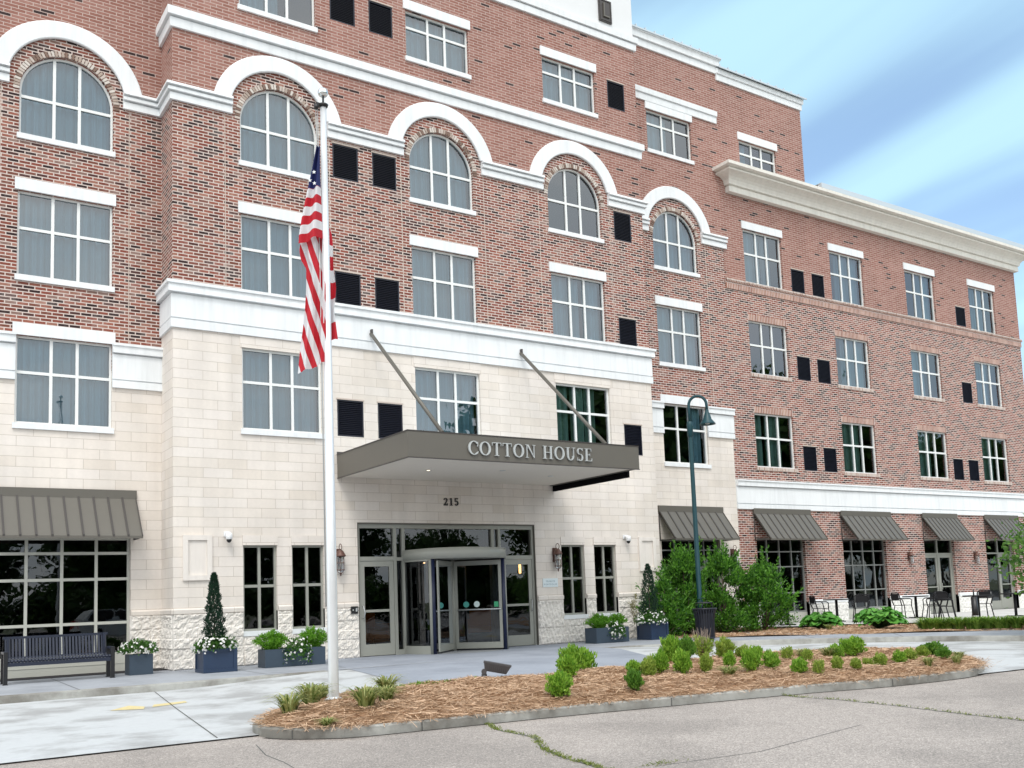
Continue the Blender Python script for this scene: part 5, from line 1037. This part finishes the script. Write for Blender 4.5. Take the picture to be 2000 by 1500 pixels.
SH = [
(1.64, -11.37, .28, .36, 1, 'boxwood at the street end of the short diagonal row, nearest the kerb'), (2.85, -9.94, .29, .34, 0, 'second boxwood from the street in the short diagonal row'), (3.78, -8.80, .34, .42, 0, 'third boxwood from the street in the short diagonal row'), (4.42, -8.20, .36, .45, 1, 'boxwood at the entrance end of the short diagonal row, by the paving'),
(2.71, -11.52, .22, .32, 4, 'front boxwood of the group of four mid-island shrubs'), (3.90, -10.11, .20, .27, 1, 'small boxwood hidden behind the front shrub of the four'), (4.02, -10.30, .21, .33, 2, 'paler boxwood third along the group of four mid-island shrubs'), (4.34, -10.20, .20, .34, 0, 'bright boxwood ending the group of four mid-island shrubs'),
(4.53, -10.48, .25, .40, 0, 'boxwood just in front of the large square-topped pair'), (5.92, -8.71, .31, .47, 1, 'left half of the large square-topped boxwood pair'), (6.02, -8.95, .25, .47, 4, 'right half of the large square-topped boxwood pair'), (4.76, -10.69, .17, .30, 2, 'slim yellow-green shrub in front of the twiggy bush'), (7.03, -8.87, .33, .37, 2, 'rounded boxwood right of the twiggy bush at the back'), (5.73, -10.24, .18, .27, 0, 'small boxwood standing behind the pale leafy weed'),
(7.4, -8.95, .28, .28, 2, 'pale boxwood half hidden behind a fuller one, mid-island'), (5.23, -11.14, .29, .39, 0, 'full bright boxwood in the middle of the island'), (5.50, -11.25, .23, .31, 0, 'boxwood touching the right side of the full bright one'), (7.5, -9.20, .19, .27, 1, 'boxwood behind, its top peeking over the mid-island pair'), (7.01, -10.26, .20, .25, 3, 'thin yellowish shrub left of the first spiky grass tuft'), (7.16, -10.54, .20, .25, 3, 'thin yellowish shrub left of the second spiky grass tuft'),
(5.51, -11.75, .22, .27, 0, 'low green boxwood at the front between two yellowish ones'), (5.64, -11.95, .18, .26, 3, 'ragged yellow-green shrub near the street kerb'), (6.11, -11.92, .17, .23, 2, 'small round yellow-green shrub alone near the street kerb'), (7.96, -10.42, .25, .27, 0, 'small green boxwood left of the big two-tone bush'), (8.46, -10.39, .43, .37, 0, 'big two-tone boxwood, bare on its left side'), (6.38, -12.05, .16, .21, 2, 'low yellowish shrub right of the lone round one'),
(6.96, -11.80, .18, .17, 3, 'nearly bare wispy shrub in the front row'), (7.12, -11.89, .21, .25, 2, 'front-row yellow-green shrub right of the wispy one'), (7.48, -11.95, .19, .23, 0, 'small dark-based shrub toward the island tip'), (7.88, -11.87, .19, .24, 2, 'yellowish shrub left of the last large bush'), (8.38, -11.72, .19, .22, 2, 'lower shrub tucked against the last large bush'), (9.20, -11.37, .42, .29, 4, 'widest dark boxwood near the right tip of the island'), (8.54, -12.01, .23, .23, 4, 'rightmost boxwood, by the island tip')]
for k, (x, y, w, h, v, lb) in enumerate(SH):
    z = float(mz(np.array((x, y)))[0])-.02; o = empty('boxwood_shrub', (x, y, z), rng.random()*6.28, lb, 'shrub', 'boxwoods planted in the island'); w *= 1.0 if k < 14 else .9; h *= 1.0 if k < 14 else .93; o.scale = (w*(.93+.16*rng.random()), w*(.93+.16*rng.random()), h*(.92+.1*rng.random())); o.rotation_euler = (rng.normal()*.09, rng.normal()*.09, rng.random()*6.28)
    link('foliage', SV[v][0], o); link('stem', SV[v][1], o)
o = empty('twiggy_shrub', (7.12, -8.24, .05), 0, 'half-bare twiggy bush with grey stems behind the island shrubs', 'shrub'); o.scale = (.4, .4, .42); link('foliage', SV[3][0], o); mb = MB()
for k in range(46):
    a = rng.random()*6.28; r_ = .5*math.sqrt(rng.random()); mb.tube([(r_*.2*math.cos(a), r_*.2*math.sin(a), 0), (r_*.7*math.cos(a), r_*.7*math.sin(a), .55), (r_*math.cos(a+.2), r_*math.sin(a+.2), .9+.45*rng.random())], .014, 4, r1=.005)
mb.build('twigs', mat('grey_twig', (.3, .23, .18), .9), o)
def blades(n, h, spread, m, wd=.011, seed=0, droop=.6):
    g = np.random.default_rng(seed); V = []; F = []
    for k in range(n):
        a = g.random()*6.283; r0 = .25*spread*math.sqrt(g.random()); hh = h*(.55+.5*g.random()); sp = spread*(.3+.75*g.random()); S = np.array((-math.sin(a), math.cos(a), 0))*wd*(.7+.6*g.random()); i = len(V); q_ = 5
        for j in range(q_+1):
            t_ = j/q_; x = r0+sp*t_**1.4; z = hh*(1.9*t_-droop*1.6*t_*t_) if droop else hh*t_; c = np.array((math.cos(a)*x, math.sin(a)*x, max(z, .003))); w = 1-.92*t_**2; V += [c-S*w, c+S*w]
        for j in range(q_): b_ = i+2*j; F.append((b_, b_+1, b_+3, b_+2))
    return V, F
LIR = leaf_mat('liriope_blades', (.1, .17, .03), (.5, .5, .2), .4); LIRG = leaf_mat('green_strap_leaves', (.08, .2, .02), (.34, .5, .1), .4)
LM = [mesh_np('blades', *blades(110, 1.0, 1.15, LIR, .04, s, .8), LIR) for s in (1, 2, 3)]
GR = [(-1.34, -10.25, .25, .27, 'yellow-green grass clump at the rounded left end of the island'), (-.85, -9.68, .3, .3, 'fullest grass clump, left of the flagpole base'), (-.43, -9.0, .2, .24, 'grass clump half hidden behind the flagpole'), (-.62, -10.75, .27, .29, 'front grass clump right of the flagpole base'), (-.1, -10.2, .22, .24, 'grass clump touching the front one right of the flagpole'), (.33, -9.34, .26, .27, 'tall grass clump farthest right of the flagpole'), (.02, -10.0, .16, .16, 'small faded grass tuft below the tall right clump'), (-1.26, -11.16, .14, .11, 'tiny grass tuft near the kerb below the flagpole'),
(4.53, -11.37, .2, .18, 'pale leafy weed in front of the mid-island shrubs'), (7.45, -10.2, .2, .22, 'first spiky dark grass tuft between yellowish shrubs'), (7.83, -10.4, .2, .22, 'second spiky dark grass tuft between yellowish shrubs'), (7.67, -12.3, .13, .17, 'upright green tuft at the front near the island tip'), (8.3, -12.35, .12, .17, 'dry thin tuft near the island tip'), (9.0, -11.95, .14, .16, 'last grass tuft at the island tip')]
for k, (x, y, w, h, lb) in enumerate(GR):
    z = float(mz(np.array((x, y)))[0]); o = empty('grass_clump', (x, y, z), rng.random()*6, lb, 'grass clump', 'grass clumps in the island'); o.scale = (w*1.1, w*1.1, h*1.18); link('blades', LM[k % 3], o)
WP = np.c_[rng.normal(1.2, .3, 260), rng.normal(-8.55, .1, 260), np.full(260, .0)]; WP[:, 2] = mz(WP[:, :2]); o = link('low_weeds', leaf_mesh('low_weeds', WP, rng.normal(size=(260, 3))*.6+np.array((0, 0, .5)), .06, .3, LIRG)); tag(o, kind='stuff')
# big bushes by the lamp
BIG = leaf_mat('glossy_bush_leaves', (.012, .075, .01), (.18, .43, .05), .4, .35)
def bush(x, y, z, rx, ry, h, n, lb, seed, ntw=14):
    o = empty('large_bush', (x, y, z), 0, lb, 'bush'); g = np.random.default_rng(seed); C = []; m = 75
    for k in range(m):
        a = g.random()*6.283; t_ = .06+.9*g.random(); pr = (.72+.28*math.sin(math.pi*min(1, t_*1.25)))*math.sqrt(max(0, 1-t_**2.6)); q_ = math.sqrt(g.random())*pr*(.85+.3*g.random()); C.append(np.array((rx*q_*math.cos(a), ry*q_*math.sin(a), h*t_)))
    C = np.array(C); idx = g.integers(0, m, n); rad = (.09+.2*g.random(m))*min(rx, h)*.85; P = C[idx]+g.normal(size=(n, 3))*rad[idx][:, None]*.55*np.array((1, 1, .9)); P[:, 2] = np.abs(P[:, 2]-.02)+.02
    d = P/np.array((rx, ry, h)); A = np.c_[d[:, :2], d[:, 2]*.6+.5]+g.normal(size=(n, 3))*.55; PS = []; AS = []
    for k in range(46):      # young shoots sticking out of the outline
        c = C[g.integers(0, m)]; v = np.array((c[0]/rx, c[1]/ry, .5+c[2]/h)); v /= np.linalg.norm(v); L = .25+.35*g.random()
        for t_ in np.linspace(0, 1, 22): PS.append(c+v*(rad.mean()*.6+L*t_)+g.normal(size=3)*.015); AS.append(v*.8+g.normal(size=3)*.5)
    P = np.concatenate([P, np.array(PS)]); A = np.concatenate([A, np.array(AS)])
    link('foliage', leaf_mesh('foliage', P, A, .1, .42, BIG), o); mb = MB()
    for c in C[:ntw]: mb.tube([(c[0]*.15, c[1]*.15, 0), tuple(c*np.array((.6, .6, .6))), tuple(c)], .02, 5, r1=.005)
    mb.build('branches', BARK, o); return o
bush(14.25, -.4, .02, .92, .8, 2.4, 11000, 'tall loose green bush directly behind the lamp post', 11)
bush(15.6, -.55, .02, 1.15, .8, 2.2, 10500, 'round green bush covering the wall lantern pier', 12)
bush(16.95, -.9, .02, 1.05, .8, 1.9, 9000, 'right-hand green bush in front of the brick wing window', 13)
bush(13.25, -.6, .02, .62, .5, 1.5, 5500, 'low dark bush between the framed planter and trash can', 14)
# hostas and liriope border
HOS = leaf_mat('hosta_leaves', (.06, .24, .035), (.2, .48, .09), .35, .35)
def hosta(x, y, z, r, h, n, lb, seed):
    o = empty('hosta_plant', (x, y, z), 0, lb, 'plant'); g = np.random.default_rng(seed); V = []; F = []; mb = MB()
    for k in range(n):
        a = g.random()*6.283; q_ = g.random()**.5*(1 if k % 3 else .8); L = .19*(.7+.6*g.random()); c0 = np.array((math.cos(a)*r*q_*.75, math.sin(a)*r*q_*.75, h*math.sqrt(max(.03, 1-.86*q_*q_))*(.55+.6*g.random()))); dr = np.array((math.cos(a), math.sin(a), 0)); sd_ = np.array((-math.sin(a), math.cos(a), 0)); i = len(V); tl = g.normal()*.25; ns = 5
        for j in range(ns+1):
            t_ = j/ns; c = c0+dr*L*t_*.9+np.array((0, 0, .05*t_-.13*t_*t_)); w = .5*L*.95*(math.sin(math.pi*min(1, t_*.93+.07))**.75); V += [c-sd_*w+np.array((0, 0, .03+tl*w)), c, c+sd_*w+np.array((0, 0, .03-tl*w))]
        for j in range(ns): b_ = i+3*j; F += [(b_, b_+1, b_+4, b_+3), (b_+1, b_+2, b_+5, b_+4)]
        mb.tube([(0, 0, 0), tuple(c0*.6), tuple(c0)], .006, 4)
    link('leaves', mesh_np('leaves', V, F, HOS, True), o); mb.build('stalks', bpy.data.materials['green_stem'], o)
hosta(17.75, -2.3, .03, .66, .42, 230, 'lower broad-leaved hosta beside the bushes', 21); hosta(18.4, -3.75, .03, .8, .52, 320, 'larger broad-leaved hosta in front of the shopfront window', 22)
LG = [mesh_np('blades', *blades(120, 1.0, 1.0, LIRG, .035, s), LIRG) for s in (5, 6)]
for k in range(22):
    t_ = k/21; x, y = 18.0+1.35*t_+rng.normal()*.05, -5.45-2.75*t_+rng.normal()*.05
    o = empty('strap_leaf_clump', (x, y, .03), rng.random()*6, 'strappy green border clump edging the patio seats at the far right', 'grass clump', 'strap-leaved clumps edging the patio'); o.scale = (.42, .42, .33); link('blades', LG[k % 2], o)
for x, y, lb in ((18.35, -5.05, 'small upright tuft between the larger hosta and the strappy border'), (17.3, -2.9, 'tiny green weed in the mulch beside the big bushes')):
    o = empty('grass_clump', (x, y, .03), 1, lb, 'grass clump'); o.scale = (.2, .2, .22); link('blades', LM[1], o)
# ================================================================ PATIO FURNITURE
FURN = mat('matte_black_metal', (.01, .01, .012), .65, spec=.3)
def cafe_chair():
    o = empty('cafe_chair'); b = MB(); b.box(-.21, .21, -.2, .2, .44, .455); b.build('seat', FURN, o)
    for sx_, sy_ in ((-1, -1), (1, -1), (-1, 1), (1, 1)): b = MB(); b.tube([(sx_*.19, sy_*.18, .45), (sx_*.25, sy_*.25, 0)], .017, 6); b.build('leg', FURN, o)
    b = MB(); b.tube([(-.21, .2, .45), (-.23, .25, .6), (-.22, .28, .82), (-.15, .29, .87), (.15, .29, .87), (.22, .28, .82), (.23, .25, .6), (.21, .2, .45)], .02, 6); b.tube([(-.225, .26, .62), (.225, .26, .62)], .01, 6); b.build('back_frame', FURN, o)
    b = MB(); b.face([(-.2, .272, .63), (.2, .272, .63), (.19, .285, .84), (-.19, .285, .84)]); b.build('back_mesh', FURN, o)
    for s_ in (-1, 1): b = MB(); b.tube([(s_*.2, -.18, .45), (s_*.25, -.17, .62), (s_*.25, -.1, .67), (s_*.24, .26, .68)], .017, 6); b.build('armrest', FURN, o)
    return o
def cafe_table():
    o = empty('cafe_table'); b = MB(); b.lathe([(0, .715), (.41, .71), (.42, .72), (.42, .745), (0, .742)], 24); b.build('table_top', FURN, o); b = MB(); b.tube([(0, 0, .03), (0, 0, .715)], .045, 8); b.build('post', FURN, o); b = MB(); b.box(-.3, .3, -.03, .03, 0, .03); b.box(-.03, .03, -.3, -.0301, 0, .03); b.box(-.03, .03, .0301, .3, 0, .03); b.build('foot', FURN, o); return o
ch = tb = None
for x, y, lb in ((21.6, .15, 'black round patio table behind the two hostas'), (24.4, -.9, 'black round patio table left of the grey double door'), (22.75, -4.1, 'black patio table behind the bollard'), (25.5, -3.7, 'black patio table at the right edge behind the tree branch'), (19.0, .0, 'black patio table mostly hidden behind the green bushes')):
    o = cafe_table() if tb is None else copy_tree(tb); tb = tb or o; o.location = (x, y, .071); tag(o, lb, 'table', 'black patio tables')
for x, y, rz, lb in ((21.3, .55, 60, 'black patio chair facing the table left of the larger hosta'), (21.4, -.95, -60, 'black patio chair behind the larger hosta'), (23.9, -.75, 70, 'black open-backed chair left of the double door table'), (24.0, -1.75, -120, 'black patio chair with its back to the grey double door'), (22.5, -2.9, 150, 'black armchair in front of the grey double door'), (21.9, -3.6, 30, 'black tubular armchair in front of the double door table, nearest the street'), (24.3, -3.3, -80, 'black mesh-backed chair right of the bollard'), (19.25, .65, -140, 'dark chair peeking from behind the right-hand bush')):
    o = cafe_chair() if ch is None else copy_tree(ch); ch = ch or o; o.location = (x, y, .071); o.rotation_euler = (0, 0, R(rz)); tag(o, lb, 'chair', 'black metal patio chairs')
o = empty('bollard', (20.9, -5.1, .02), 0, 'thick black bollard with a pale band behind the strappy border', 'bollard'); b = MB(); b.tube([(0, 0, -.02), (0, 0, .78)], .085, 14); b.tube([(0, 0, .78), (0, 0, 1.0)], .02, 8); b.build('post', BLACK, o); b = MB(); b.lathe([(.086, .22), (.088, .225), (.088, .25), (.086, .255)], 14); b.build('reflective_band', SOLD if False else LETTER, o)
# ================================================================ TREES, PARKED CAR ACROSS THE ROAD (seen in the glass)
TLEAF = leaf_mat('tree_leaves', (.02, .06, .012), (.09, .17, .035), .4); TLIGHT = leaf_mat('crape_myrtle_leaves', (.04, .12, .02), (.17, .32, .06), .4)
def tree_parts(seed, h, rx, n, ls, m, trunk_h=.35):
    g = np.random.default_rng(seed); b = MB(); r0 = h*.028; tp = [(0, 0, -.1), (.03*h*g.normal()*.3, .02*h, h*trunk_h*.6), (.02*h*g.normal(), .02*h*g.normal(), h*trunk_h), (0, 0, h*.8)]; b.tube(tp, r0, 9, r1=r0*.25); C = []
    for k in range(40):
        d = g.normal(size=3); d /= np.linalg.norm(d); q_ = (.35+.65*g.random()**.6); c = np.array((d[0]*rx*q_, d[1]*rx*q_, h*(.62+.36*d[2]*q_))); C.append(c)
        if k < 14: s_ = Vector((0, 0, h*(trunk_h+.25*g.random()*.8))); b.tube([tuple(s_), tuple((s_+Vector(c))*.5+Vector((0, 0, h*.03))), tuple(c)], r0*.4, 6, r1=r0*.08)
    C = np.array(C); idx = g.integers(0, 40, n); P = C[idx]+g.normal(size=(n, 3))*rx*.17; A = g.normal(size=(n, 3))+np.array((0, 0, -.2)); return leaf_mesh('crown', P, A, ls, .5, m), b.mesh('trunk', BARK)
T = [tree_parts(31, 1, .34, 7000, .06, TLEAF), tree_parts(32, 1, .40, 8000, .06, TLEAF)]
TR = [(-118, -20, 12), (-106, -30, 12), (-95, -38, 12), (-84, -42, 11), (-73, -45, 10), (-62, -46, 10), (-51, -46, 9), (-40, -46, 7), (-30, -48, 8), (-20, -47, 8), (-10, -50, 8.5), (-1, -52, 8), (8, -50, 8), (17, -52, 9), (26, -52, 9), (34, -50, 7), (50, -50, 17), (53, -53, 22), (57, -49, 21), (63, -53, 22), (69, -49, 22), (75, -52, 20), (80, -50, 24.5), (87, -53, 19), (94, -49, 19), (101, -52, 19), (108, -49, 19), (116, -51, 19), (124, -48, 19), (132, -50, 19), (141, -48, 19)]
for k, (x, y, h) in enumerate(TR):
    o = empty('roadside_tree', (x, y, -.15), k*1.3, 'dark leafy tree across the road, seen only as reflections in the hotel glass', 'tree', 'trees across the road'); o.scale = (h*1.2, h*1.2, h); link('crown', T[k % 2][0], o); link('trunk', T[k % 2][1], o)
HG = tree_parts(33, 1, .6, 2500, .13, TLEAF, .05)
for k in range(38):
    o = empty('roadside_shrub', (-110+k*5.2, -44-2*(k % 2), -.6), k*2.1, 'dark shrub under the trees across the road, seen only as reflections in the hotel glass', 'shrub', 'shrubs across the road'); o.scale = (5, 4.5, 3.4); link('crown', HG[0], o)
o = empty('small_tree', (17.05, -9.75, .02), .4, 'light green small tree branch reaching in at the right edge', 'tree'); c_, t_ = tree_parts(41, 2.6, 1.3, 5200, .13, TLIGHT, .2); link('crown', c_, o); link('trunk', t_, o)
CARW = mat('white_car_paint', (.7, .7, .7), .25, spec=.6); o = empty('parked_car', (5.6, -30, -.135), 0, 'white hatchback parked across the road, seen only as a reflection in the shopfront glass', 'car')
def loft(secs, m, name, par):
    b = MB(); P = secs
    for (ya, A), (yb, B_) in zip(P, P[1:]):
        for i in range(len(A)): j = (i+1) % len(A); b.face([(A[i][0], ya, A[i][1]), (A[j][0], ya, A[j][1]), (B_[j][0], yb, B_[j][1]), (B_[i][0], yb, B_[i][1])], sm=False)
    b.face([(p[0], P[0][0], p[1]) for p in P[0][1]][::-1]); b.face([(p[0], P[-1][0], p[1]) for p in P[-1][1]]); return b.build(name, m, par)
bod = [(-2.15, .3), (2.15, .3), (2.2, .6), (2.1, .85), (1.2, 1.0), (-1.6, 1.02), (-2.1, .95), (-2.2, .6)]; cab = [(-2.0, 1.0), (1.15, 1.0), (.35, 1.5), (-1.5, 1.54)]
loft([(-.85, [(x*.97, z) for x, z in bod]), (-.75, bod), (.75, bod), (.85, [(x*.97, z) for x, z in bod])], CARW, 'body', o); loft([(-.78, cab), (.78, cab)], CARW, 'cabin', o)
b = MB()
for y in (-.79, .79):
    for P in ([(-1.75, 1.04), (-.55, 1.04), (-.55, 1.44), (-1.4, 1.46)], [(-.45, 1.04), (.9, 1.04), (.28, 1.44), (-.45, 1.44)]): b.face([(x, y, z) for x, z in P])
b.build('windows', BLACK, o)
for x in (-1.35, 1.35):
    for y in (-.8, .8): b = MB(); b.tube([(x, y-.1, .33), (x, y+.1, .33)], .33, 18); w_ = b.build('wheel', BLACK, o); b = MB(); b.tube([(x, y-.108, .33), (x, y+.108, .33)], .2, 14); b.build('rim', LETTER, w_)
b = MB(); b.box(-2.19, -2.05, .5, .74, .68, .9); b.box(-2.19, -2.05, -.74, -.5, .68, .9); b.build('tail_light', mat('red_lens', (.4, .02, .02), .3), o)
